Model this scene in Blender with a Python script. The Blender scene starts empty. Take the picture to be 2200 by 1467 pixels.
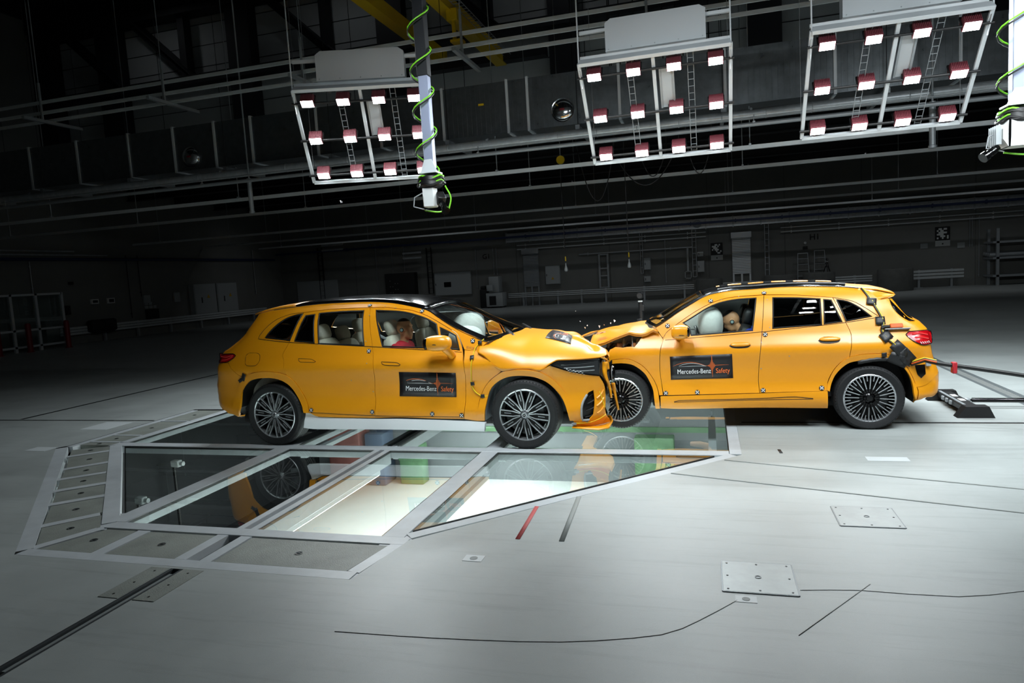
import bpy, bmesh, math, random
from math import sin, cos, pi, radians as R, sqrt
from mathutils import Vector, Matrix, geometry
from mathutils.bvhtree import BVHTree
random.seed(7)
scene = bpy.context.scene
COL = scene.collection
# ------------------------------------------------------------------ camera, world, exposure
cam_d = bpy.data.cameras.new('camera'); cam_d.sensor_width = 36; cam_d.lens = 24.005; cam_d.clip_start = .05; cam_d.clip_end = 200
cam = bpy.data.objects.new('camera', cam_d); COL.objects.link(cam)
def camera_matrix(loc, yaw, pitch, roll):
    f = Vector((-sin(yaw) * cos(pitch), cos(yaw) * cos(pitch), -sin(pitch)))
    r = Vector((cos(yaw), sin(yaw), 0)); u = r.cross(f)
    r2 = cos(roll) * r + sin(roll) * u; u2 = -sin(roll) * r + cos(roll) * u
    m = Matrix((r2, u2, -f)).transposed().to_4x4(); m.translation = loc
    return m
cam.matrix_world = camera_matrix(Vector((5.2, -7.16, 1.95)), .2825, .0994, -.0598)
scene.camera = cam
world = bpy.data.worlds.new('hall_air'); scene.world = world; world.use_nodes = True
world.node_tree.nodes['Background'].inputs[0].default_value = (.55, .62, .70, 1)
world.node_tree.nodes['Background'].inputs[1].default_value = .004
vs = scene.view_settings
vs.view_transform = 'Standard'; vs.look = 'None'; vs.gamma = 1; vs.exposure = 0.0; vs.use_curve_mapping = False
LAMP = 265.0         # radiance of the hung floodlights behind the cars
UNSEEN_NEAR_LAMP = 420.0    # radiance of the unseen floodlights on the camera side
HALL_FILL = 34.0     # radiance of the fill lamps added to lift the dark hall
PIT_LAMP = 260.0     # radiance of the lamps inside the glass pit
scene.cycles.max_bounces = 6; scene.cycles.diffuse_bounces = 3; scene.cycles.glossy_bounces = 4; scene.cycles.transparent_max_bounces = 12; scene.cycles.sample_clamp_indirect = 6
scene.cycles.caustics_reflective = False; scene.cycles.caustics_refractive = False
# ------------------------------------------------------------------ materials
MATS = {}
def lin(c):
    return tuple(((v / 255) / 12.92 if v / 255 <= .04045 else ((v / 255 + .055) / 1.055) ** 2.4) for v in c)
def mat(name, rgb=(128, 128, 128), rough=.5, metal=0.0, spec=.5, vary=0.0, scale=6.0, bump=0.0, bscale=200.0, coat=0.0, rgb2=None, rvary=0.0, emit=0.0, stretch=None):
    m = bpy.data.materials.new(name); m.use_nodes = True; MATS[name] = m
    nt = m.node_tree; b = nt.nodes['Principled BSDF']; c = lin(rgb)
    b.inputs['Base Color'].default_value = (*c, 1); b.inputs['Roughness'].default_value = rough; b.inputs['Metallic'].default_value = metal
    b.inputs['Specular IOR Level'].default_value = spec; b.inputs['Coat Weight'].default_value = coat
    if emit:
        b.inputs['Emission Color'].default_value = (*c, 1); b.inputs['Emission Strength'].default_value = emit
    if vary or bump or rvary:
        tc = nt.nodes.new('ShaderNodeTexCoord'); mp = nt.nodes.new('ShaderNodeMapping'); nt.links.new(tc.outputs['Object'], mp.inputs[0])
        if stretch: mp.inputs['Scale'].default_value = stretch
    if vary or rvary:
        n = nt.nodes.new('ShaderNodeTexNoise'); n.inputs['Scale'].default_value = scale; n.inputs['Detail'].default_value = 6; n.inputs['Roughness'].default_value = .65
        nt.links.new(mp.outputs[0], n.inputs['Vector'])
        if vary:
            ramp = nt.nodes.new('ShaderNodeValToRGB'); c2 = lin(rgb2) if rgb2 else tuple(v * (1 - vary) for v in c)
            ramp.color_ramp.elements[0].position = .35; ramp.color_ramp.elements[1].position = .65
            ramp.color_ramp.elements[0].color = (*c2, 1); ramp.color_ramp.elements[1].color = (*c, 1)
            nt.links.new(n.outputs[0], ramp.inputs[0]); nt.links.new(ramp.outputs[0], b.inputs['Base Color'])
        if rvary:
            mr = nt.nodes.new('ShaderNodeMapRange'); mr.inputs[3].default_value = rough - rvary; mr.inputs[4].default_value = rough + rvary
            nt.links.new(n.outputs[0], mr.inputs[0]); nt.links.new(mr.outputs[0], b.inputs['Roughness'])
    if bump:
        n2 = nt.nodes.new('ShaderNodeTexNoise'); n2.inputs['Scale'].default_value = bscale; n2.inputs['Detail'].default_value = 3
        nt.links.new(mp.outputs[0], n2.inputs['Vector']); bp = nt.nodes.new('ShaderNodeBump'); bp.inputs['Strength'].default_value = bump; bp.inputs['Distance'].default_value = .01
        nt.links.new(n2.outputs[0], bp.inputs['Height']); nt.links.new(bp.outputs[0], b.inputs['Normal'])
    return m
def glass(name, tint, f0=.045, rough=.0):
    # thin clear sheet: mirror share after Schlick, the rest passes straight through
    m = bpy.data.materials.new(name); m.use_nodes = True; MATS[name] = m; nt = m.node_tree; N = nt.nodes.new; K = nt.links.new
    nt.nodes.remove(nt.nodes['Principled BSDF']); out = nt.nodes['Material Output']
    t = N('ShaderNodeBsdfTransparent'); t.inputs[0].default_value = (*tint, 1); g = N('ShaderNodeBsdfGlossy'); g.inputs['Roughness'].default_value = rough; g.inputs[0].default_value = (1, 1, 1, 1)
    geo = N('ShaderNodeNewGeometry'); d = N('ShaderNodeVectorMath'); d.operation = 'DOT_PRODUCT'; K(geo.outputs['Normal'], d.inputs[0]); K(geo.outputs['Incoming'], d.inputs[1])
    def op(o, a, b):
        n = N('ShaderNodeMath'); n.operation = o
        for i, v in enumerate((a, b)):
            if v is None: continue
            if isinstance(v, (int, float)): n.inputs[i].default_value = v
            else: K(v, n.inputs[i])
        return n.outputs[0]
    a = op('ABSOLUTE', d.outputs['Value'], None); f = op('ADD', f0, op('MULTIPLY', 1 - f0, op('POWER', op('SUBTRACT', 1, a), 5)))
    mx = N('ShaderNodeMixShader'); K(f, mx.inputs[0]); K(t.outputs[0], mx.inputs[1]); K(g.outputs[0], mx.inputs[2]); K(mx.outputs[0], out.inputs[0]); return m
def lamp_mat(name, rgb, power):
    m = bpy.data.materials.new(name); m.use_nodes = True; MATS[name] = m; nt = m.node_tree
    nt.nodes.remove(nt.nodes['Principled BSDF']); e = nt.nodes.new('ShaderNodeEmission')
    e.inputs[0].default_value = (*rgb, 1); e.inputs[1].default_value = power
    nt.links.new(e.outputs[0], nt.nodes['Material Output'].inputs[0]); return m
mat('orange_paint', (230, 150, 14), .33, .0, .55, vary=.05, scale=420, coat=.3)
MATS['orange_paint'].node_tree.nodes['Principled BSDF'].inputs['Coat Roughness'].default_value = .38
fm = mat('floor_concrete', (163, 169, 168), .42, 0, .45, vary=.16, scale=.9, bump=.10, bscale=320, rvary=.1)
def floor_dirt(m):
    # long wiping streaks along the crash lane and fine speckle
    nt = m.node_tree; b = nt.nodes['Principled BSDF']; src = b.inputs['Base Color'].links[0].from_socket; tc = nt.nodes.new('ShaderNodeTexCoord'); col = src
    for scl, sc, lo, hi, dark in (((.5, 6, 1), 1.6, .52, .80, .72), ((1, 1, 1), 150, .55, .8, .80), ((.25, .3, 1), 1.5, .55, .75, .84)):
        mp = nt.nodes.new('ShaderNodeMapping'); mp.inputs['Scale'].default_value = scl; nt.links.new(tc.outputs['Object'], mp.inputs[0]); n = nt.nodes.new('ShaderNodeTexNoise'); n.inputs['Scale'].default_value = sc; n.inputs['Detail'].default_value = 8; n.inputs['Roughness'].default_value = .7; nt.links.new(mp.outputs[0], n.inputs['Vector'])
        r = nt.nodes.new('ShaderNodeMapRange'); r.inputs[1].default_value = lo; r.inputs[2].default_value = hi; r.inputs[3].default_value = 1; r.inputs[4].default_value = dark; nt.links.new(n.outputs[0], r.inputs[0])
        mx = nt.nodes.new('ShaderNodeMix'); mx.data_type = 'RGBA'; mx.blend_type = 'MULTIPLY'; mx.inputs[0].default_value = 1; nt.links.new(col, mx.inputs[6]); nt.links.new(r.outputs[0], mx.inputs[7]); col = mx.outputs[2]
    nt.links.new(col, b.inputs['Base Color'])
floor_dirt(fm)
mat('slab_concrete', (136, 141, 135), .5, 0, .4, vary=.25, scale=3, bump=.25, bscale=120)
mat('steel_bar', (182, 188, 192), .42, .0, .5, vary=.12, scale=5)
mat('steel_edge', (90, 95, 98), .4, .7)
mat('plate', (138, 144, 144), .4, .2, .5, vary=.15, scale=9)
mat('rail_black', (14, 15, 16), .45)
mat('tyre_rubber', (30, 31, 33), .62, 0, .4, vary=.25, scale=30)
mat('gloss_black', (8, 8, 9), .12, 0, .5)
mat('satin_black', (18, 18, 19), .45)
mat('trim_black', (12, 12, 13), .6)
mat('rim_silver', (205, 208, 212), .22, .85)
mat('rim_black', (14, 14, 15), .25, .2)
mat('brake_metal', (120, 122, 124), .35, .8)
mat('chrome', (225, 228, 230), .12, 1)
mat('white_sill', (226, 230, 234), .28, 0, .5)
mat('liner_grey', (158, 164, 168), .6, .1, vary=.3, scale=18)
mat('beige_leather', (206, 200, 186), .55, vary=.12, scale=40)
mat('dark_leather', (34, 35, 37), .5)
mat('airbag_fabric', (226, 230, 228), .75, vary=.08, scale=14, bump=.3, bscale=25)
mat('dummy_skin', (208, 156, 116), .45)
mat('dummy_cap', (20, 18, 18), .4)
mat('shirt_red', (176, 24, 44), .8)
mat('shirt_blue', (38, 66, 190), .7)
mat('pale_disc', (150, 172, 172), .5)
mat('sticker_black', (22, 21, 25), .4)
mat('ink_white', (238, 240, 242), .5)
mat('ink_orange', (236, 112, 44), .5)
mat('lamp_red', (176, 8, 18), .18, 0, .6, coat=.5)
mat('lamp_bright', (225, 60, 60), .2)
mat('lamp_clear', (30, 32, 36), .08, .2, .6)
mat('tape_black', (28, 29, 31), .5, vary=.3, scale=40)
mat('cable_black', (12, 12, 13), .45)
mat('cable_yellow', (225, 205, 40), .45)
mat('cable_green', (120, 205, 40), .45)
mat('clip_red', (176, 34, 44), .5)
mat('sensor_orange', (218, 92, 22), .5)
mat('copper_fold', (180, 118, 74), .4, .2)
mat('wall_paint', (116, 118, 115), .8, vary=.12, scale=.6)
mat('wall_siding', (188, 192, 194), .7, vary=.06, scale=1.2)
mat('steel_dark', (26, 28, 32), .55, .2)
mat('steel_mid', (156, 162, 166), .42, .35, vary=.1, scale=4)
mat('galvanised', (186, 192, 196), .36, .35, vary=.22, scale=7, rvary=.08)
mat('duct_metal', (132, 138, 142), .3, .85, vary=.2, scale=5, rvary=.08)
mat('frame_white', (206, 212, 216), .4, .15)
mat('box_grey', (186, 192, 196), .45, .1, vary=.04, scale=300)
mat('flood_red', (104, 46, 54), .45)
mat('cabinet_grey', (158, 164, 166), .5, .1)
mat('crane_yellow', (214, 178, 20), .45)
mat('concrete_block', (96, 98, 96), .85, vary=.2, scale=4)
mat('pipe_blue', (36, 50, 86), .45)
mat('mast_blue_grey', (150, 158, 182), .38, .3)
mat('bollard_red', (120, 20, 30), .5)
mat('board_dark', (20, 21, 22), .6)
mat('paper_white', (210, 214, 214), .6)
mat('ink_black', (14, 14, 15), .7)
mat('camera_white', (206, 210, 210), .4)
mat('camera_blue', (84, 100, 124), .4)
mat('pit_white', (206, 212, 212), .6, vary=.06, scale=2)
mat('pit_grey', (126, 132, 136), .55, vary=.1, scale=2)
mat('pit_green', (104, 146, 106), .5, vary=.3, scale=3)
mat('crate_red', (140, 84, 78), .6, vary=.2, scale=5)
mat('grate_grey', (104, 110, 112), .45, .3)
mat('tape_red', (176, 62, 62), .6)
mat('tape_grey', (132, 138, 135), .6)
mat('scuff', (138, 142, 141), .6)
mat('floor_patch', (190, 196, 198), .45)
mat('warning_yellow', (190, 150, 20), .6)
glass('car_glass', (.84, .90, .87), .04)
glass('dark_glass', (.22, .24, .24), .05)
glass('pit_glass', (.84, .90, .88), .20)
glass('partition_glass', (.8, .86, .86), .05)
lamp_mat('flood_light', (.89, .97, 1.0), LAMP)
lamp_mat('unseen_flood_light_near', (.89, .97, 1.0), UNSEEN_NEAR_LAMP)
lamp_mat('pit_light', (.95, 1.0, .97), PIT_LAMP)
lamp_mat('hall_fill_light', (.93, .97, 1.0), HALL_FILL)
lamp_mat('bay_fill_light', (.93, .97, 1.0), HALL_FILL * .35)
mat('rail_grey', (196, 202, 204), .45, .1, vary=.08, scale=5)
def M(n): return MATS[n]
# ------------------------------------------------------------------ mesh building
class MB:
    def __init__(s): s.v = []; s.f = []; s.m = []; s.k = 0
    def add(s, vs, fs):
        o = len(s.v); s.v += [tuple(v) for v in vs]; s.f += [tuple(i + o for i in f) for f in fs]; s.m += [s.k] * len(fs); return s
    def box(s, c, d, rot=None, ch=0.0):
        hx, hy, hz = d[0] / 2, d[1] / 2, d[2] / 2
        if ch <= 0:
            vs = [Vector((x, y, z)) for x in (-hx, hx) for y in (-hy, hy) for z in (-hz, hz)]
            fs = [(0, 1, 3, 2), (4, 6, 7, 5), (0, 4, 5, 1), (2, 3, 7, 6), (0, 2, 6, 4), (1, 5, 7, 3)]
        else:
            bm = bmesh.new(); bmesh.ops.create_cube(bm, size=1); bmesh.ops.scale(bm, vec=(2 * hx, 2 * hy, 2 * hz), verts=bm.verts)
            bmesh.ops.bevel(bm, geom=bm.edges[:], offset=min(ch, .45 * min(d)), segments=1 if ch < .02 else 2, affect='EDGES', profile=.5)
            bm.verts.index_update(); vs = [v.co.copy() for v in bm.verts]; fs = [tuple(v.index for v in f.verts) for f in bm.faces]; bm.free()
        if rot is not None:
            q = rot if isinstance(rot, Matrix) else Matrix.Rotation(rot, 3, 'Z'); vs = [q @ v for v in vs]
        c = Vector(c); return s.add([v + c for v in vs], fs)
    def b2(s, a, b, ch=0.0):
        return s.box([(a[i] + b[i]) / 2 for i in range(3)], [abs(b[i] - a[i]) for i in range(3)], None, ch)
    def bar(s, p, q, w, h, up=(0, 0, 1), ch=0.0):
        p, q = Vector(p), Vector(q); d = (q - p); L = d.length; d.normalize(); u = Vector(up)
        if abs(d.dot(u)) > .98: u = Vector((1, 0, 0))
        r = d.cross(u).normalized(); u = r.cross(d)
        return s.box((p + q) / 2, (w, L, h), Matrix((r, d, u)).transposed(), ch)
    def tube(s, path, r, n=8, caps=True, closed=False):
        P = [Vector(p) for p in path]; N = len(P); rings = []; prev = None
        for i in range(N):
            a = P[i - 1] if (i > 0 or closed) else P[i]; b = P[(i + 1) % N] if (i < N - 1 or closed) else P[i]
            d = (b - a).normalized()
            if prev is None:
                u = Vector((0, 0, 1)) if abs(d.z) < .9 else Vector((1, 0, 0)); u = (u - d * u.dot(d)).normalized()
            else:
                u = prev - d * prev.dot(d); u = u.normalized() if u.length > 1e-6 else d.orthogonal().normalized()
            prev = u; w = d.cross(u); rr = r[i] if isinstance(r, (list, tuple)) else r
            rings.append([P[i] + (u * cos(2 * pi * k / n) + w * sin(2 * pi * k / n)) * rr for k in range(n)])
        vs = [v for g in rings for v in g]; fs = []
        for i in range(N if closed else N - 1):
            j = (i + 1) % N
            for k in range(n): fs.append((i * n + k, i * n + (k + 1) % n, j * n + (k + 1) % n, j * n + k))
        if caps and not closed: fs += [tuple(range(n - 1, -1, -1)), tuple((N - 1) * n + k for k in range(n))]
        return s.add(vs, fs)
    def lathe(s, prof, n=24, axis='Z', c=(0, 0, 0), caps=True):
        vs = []; fs = []; c = Vector(c)
        for r, h in prof:
            for k in range(n):
                a = 2 * pi * k / n; x, y = r * cos(a), r * sin(a)
                vs.append(c + Vector({'Z': (x, y, h), 'Y': (x, h, y), 'X': (h, x, y)}[axis]))
        for i in range(len(prof) - 1):
            for k in range(n): fs.append((i * n + k, i * n + (k + 1) % n, (i + 1) * n + (k + 1) % n, (i + 1) * n + k))
        if axis == 'Y': fs = [f[::-1] for f in fs]
        if caps:
            a = tuple(range(n)); b = tuple((len(prof) - 1) * n + k for k in range(n))
            if axis == 'Y': fs += [a, b[::-1]]
            else: fs += [a[::-1], b]
        return s.add(vs, fs)
    def prism(s, poly, a, b, fn):
        n = len(poly); vs = [fn(u, v, a) for u, v in poly] + [fn(u, v, b) for u, v in poly]
        tri = geometry.tessellate_polygon([[Vector((u, v, 0)) for u, v in poly]])
        fs = [tuple(t) for t in tri] + [tuple(i + n for i in t[::-1]) for t in tri] + [(i, (i + 1) % n, (i + 1) % n + n, i + n) for i in range(n)]
        return s.add(vs, fs)
    def grid(s, rows, closed=False):
        n = len(rows[0]); vs = [p for r in rows for p in r]; fs = []
        for i in range(len(rows) - 1):
            for k in range(n - 1): fs.append((i * n + k, i * n + k + 1, (i + 1) * n + k + 1, (i + 1) * n + k))
        return s.add(vs, fs)
    def mesh(s, name, fix=True, angle=40):
        me = bpy.data.meshes.new(name); me.from_pydata(s.v, [], s.f)
        if any(s.m): me.polygons.foreach_set('material_index', s.m)
        if fix:
            bm = bmesh.new(); bm.from_mesh(me); bmesh.ops.recalc_face_normals(bm, faces=bm.faces); bm.to_mesh(me); bm.free()
        me.polygons.foreach_set('use_smooth', [True] * len(me.polygons)); me.set_sharp_from_angle(angle=R(angle)); me.update()
        return me
    def obj(s, name, m, parent=None, fix=True, angle=40): return link(name, s.mesh(name, fix, angle), m, parent)
def link(name, me, m, parent=None, loc=None):
    o = bpy.data.objects.new(name, me); COL.objects.link(o)
    for mm in (m if isinstance(m, (list, tuple)) else [m]):
        if len(me.materials) < (len(m) if isinstance(m, (list, tuple)) else 1): me.materials.append(M(mm) if isinstance(mm, str) else mm)
    if loc is not None: o.location = loc
    if parent: attach(o, parent)
    return o
def world_of(o):
    m = o.matrix_basis.copy()
    return (world_of(o.parent) @ o.matrix_parent_inverse @ m) if o.parent else m
def attach(o, parent):
    o.parent = parent; o.matrix_parent_inverse = world_of(parent).inverted()
def tag(o, label, cat, group=None, kind=None):
    if label: o['label'] = label
    if cat: o['category'] = cat
    if group: o['group'] = group
    if kind: o['kind'] = kind
    return o
def thing(name, loc, label, cat, group=None, kind=None):
    e = bpy.data.objects.new(name, None); COL.objects.link(e); e.location = loc; e.empty_display_size = .2
    return tag(e, label, cat, group, kind)
def struct(o): o['kind'] = 'structure'; return o
def copy_tree(o, parent=None, delta=None):
    c = o.copy(); COL.objects.link(c)
    if parent is not None: c.parent = parent
    if delta is not None: c.location = o.location + Vector(delta)
    for ch in o.children: copy_tree(ch, c)
    return c
def spline(pts, step, closed=False, corner=38):
    # Catmull-Rom through the points, kept sharp at real corners, resampled
    n = len(pts); P = [Vector((*p, 0)) if len(p) == 2 else Vector(p) for p in pts]; out = []
    def sharp(i):
        if not closed and (i == 0 or i == n - 1): return True
        a = P[i] - P[i - 1]; b = P[(i + 1) % n] - P[i]
        return a.length < 1e-6 or b.length < 1e-6 or a.angle(b) > R(corner)
    for i in range(n if closed else n - 1):
        p1, p2 = P[i], P[(i + 1) % n]; p0 = P[i - 1] if not sharp(i) else p1 * 2 - p2; p3 = P[(i + 2) % n] if not sharp((i + 1) % n) else p2 * 2 - p1
        k = max(1, int(math.ceil((p2 - p1).length / step)))
        l1 = (p2 - p1).length
        for j in range(k):
            t = j / k; m1 = (p2 - p0) * .5; m2 = (p3 - p1) * .5
            if m1.length > l1: m1 *= l1 / m1.length
            if m2.length > l1: m2 *= l1 / m2.length
            out.append((2*t**3 - 3*t*t + 1) * p1 + (t**3 - 2*t*t + t) * m1 + (-2*t**3 + 3*t*t) * p2 + (t**3 - t*t) * m2)
    if not closed: out.append(P[-1])
    return [tuple(v[:len(pts[0])]) for v in out]
def area2(p): return sum(p[i][0] * p[(i + 1) % len(p)][1] - p[(i + 1) % len(p)][0] * p[i][1] for i in range(len(p)))
def inset_poly(p, d):
    if area2(p) < 0: p = p[::-1]
    n = len(p); o = []
    for i in range(n):
        a, b, c = Vector(p[i - 1]), Vector(p[i]), Vector(p[(i + 1) % n]); e1 = (b - a); e2 = (c - b)
        if e1.length < 1e-7 or e2.length < 1e-7: o.append(tuple(b)); continue
        e1.normalize(); e2.normalize(); n1 = Vector((-e1.y, e1.x)); n2 = Vector((-e2.y, e2.x)); m = n1 + n2
        if m.length < .2: o.append(tuple(b)); continue
        m.normalize(); o.append(tuple(b + m * min(d / max(m.dot(n1), .35), 2.5 * abs(d))  if d > 0 else b + m * max(d / max(m.dot(n1), .35), -2.5 * abs(d))))
    return o
def pip(x, y, poly):
    c = False; n = len(poly); j = n - 1
    for i in range(n):
        xi, yi = poly[i]; xj, yj = poly[j]
        if (yi > y) != (yj > y) and x < (xj - xi) * (y - yi) / (yj - yi) + xi: c = not c
        j = i
    return c
def fill(poly, holes=(), step=.05):
    verts = []; edges = []
    for L in [poly] + list(holes):
        o = len(verts); verts += [Vector(p) for p in L]; edges += [(o + i, o + (i + 1) % len(L)) for i in range(len(L))]
    nb = len(verts); bnd = verts[:]
    x0, x1 = min(p[0] for p in poly), max(p[0] for p in poly); y0, y1 = min(p[1] for p in poly), max(p[1] for p in poly)
    lim = (.45 * step) ** 2; i = 0; y = y0 + step / 2
    while y < y1:
        x = x0 + (step * .25 if i % 2 else step * .75)
        while x < x1:
            if pip(x, y, poly) and not any(pip(x, y, h) for h in holes) and all((b.x - x) ** 2 + (b.y - y) ** 2 > lim for b in bnd): verts.append(Vector((x, y)))
            x += step
        y += step; i += 1
    V, E, F = geometry.delaunay_2d_cdt(verts, edges, [], 0, 1e-5)[:3]; tris = []
    for f in F:
        cx = sum(V[k].x for k in f) / 3; cy = sum(V[k].y for k in f) / 3
        if pip(cx, cy, poly) and not any(pip(cx, cy, h) for h in holes): tris.append(tuple(f))
    return [(v.x, v.y) for v in V], tris
# ------------------------------------------------------------------ car outlines, metres: (along the car, height)
def lerp_tab(tab, v):
    # monotone-ish cubic through (v, value) knots
    if v <= tab[0][0]: return tab[0][1]
    if v >= tab[-1][0]: return tab[-1][1]
    for i in range(len(tab) - 1):
        if v <= tab[i + 1][0]:
            x0, y0 = tab[i]; x1, y1 = tab[i + 1]; h = x1 - x0
            def slope(j):
                if j <= 0 or j >= len(tab) - 1: 
                    a, b = (0, 1) if j <= 0 else (-2, -1)
                    return (tab[b][1] - tab[a][1]) / (tab[b][0] - tab[a][0])
                d0 = (tab[j][1] - tab[j-1][1]) / (tab[j][0] - tab[j-1][0])
                d1 = (tab[j+1][1] - tab[j][1]) / (tab[j+1][0] - tab[j][0])
                if d0 * d1 <= 0: return 0.0
                return 2 * d0 * d1 / (d0 + d1)
            m0, m1 = slope(i), slope(i + 1); t = (v - x0) / h
            return ((2*t**3 - 3*t*t + 1) * y0 + (t**3 - 2*t*t + t) * h * m0
                    + (-2*t**3 + 3*t*t) * y1 + (t**3 - t*t) * h * m1)
# inward offset of the body side from its widest plane: by height (section), towards the front (plan) and towards the tail
SUV_SEC = [(.15, .09), (.26, .05), (.33, .012), (.42, .004), (.50, .022), (.60, .040), (.75, .036), (.88, .012), (.95, .0),
           (1.00, .010), (1.06, .054), (1.10, .076), (1.14, .092), (1.35, .165), (1.50, .235), (1.58, .295), (1.66, .380), (1.72, .50)]
SUV_PLAN = [(2.9, .0), (3.3, .010), (3.6, .05), (3.85, .13), (4.05, .25), (4.25, .45)]
SUV_TAIL = [(.20, -.55), (.25, -.52), (.30, -.60), (.36, -.80), (.42, -.92), (.50, -.98), (.60, -1.0), (.72, -1.0), (.84, -.96), (1.05, -.92), (1.15, -.90), (1.19, -.82),
            (1.27, -.68), (1.32, -.60), (1.41, -.50), (1.60, -.40), (1.75, -.38)]
TAIL_D = [(0, .30), (.03, .20), (.08, .13), (.17, .08), (.40, .03), (.80, .0)]
CAR_SEC = [(.12, .09), (.22, .05), (.28, .010), (.36, .006), (.44, .022), (.52, .042), (.68, .038), (.84, .012), (.91, .0),
           (.96, .011), (1.02, .054), (1.06, .076), (1.10, .092), (1.28, .160), (1.42, .235), (1.50, .295), (1.57, .380), (1.62, .48)]
CAR_PLAN = [(3.2, .34), (3.5, .15), (3.8, .05), (4.2, .010), (4.6, .0)]
CAR_TAIL = [(.2, 7.30), (.29, 7.38), (.33, 7.56), (.37, 7.60), (.50, 7.62), (.59, 7.62), (.65, 7.60), (.74, 7.57), (.81, 7.55), (.93, 7.53), (1.03, 7.53),
            (1.07, 7.51), (1.17, 7.41), (1.21, 7.33), (1.29, 7.26), (1.38, 7.20), (1.44, 7.17), (1.62, 7.15)]
def suv_inset(x, z):
    k = 1 if z < 1.05 else max(.4, 1 - (z - 1.05) * 1.6)
    return lerp_tab(SUV_SEC, z) + lerp_tab(SUV_PLAN, x) + k * lerp_tab(TAIL_D, max(0, x - lerp_tab(SUV_TAIL, z)))
def car_inset(x, z):
    k = .8 if z < 1.0 else max(.35, .8 - (z - 1.0) * 1.3)
    return lerp_tab(CAR_SEC, z) + lerp_tab(CAR_PLAN, x) + k * lerp_tab(TAIL_D, max(0, lerp_tab(CAR_TAIL, z) - x))
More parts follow.
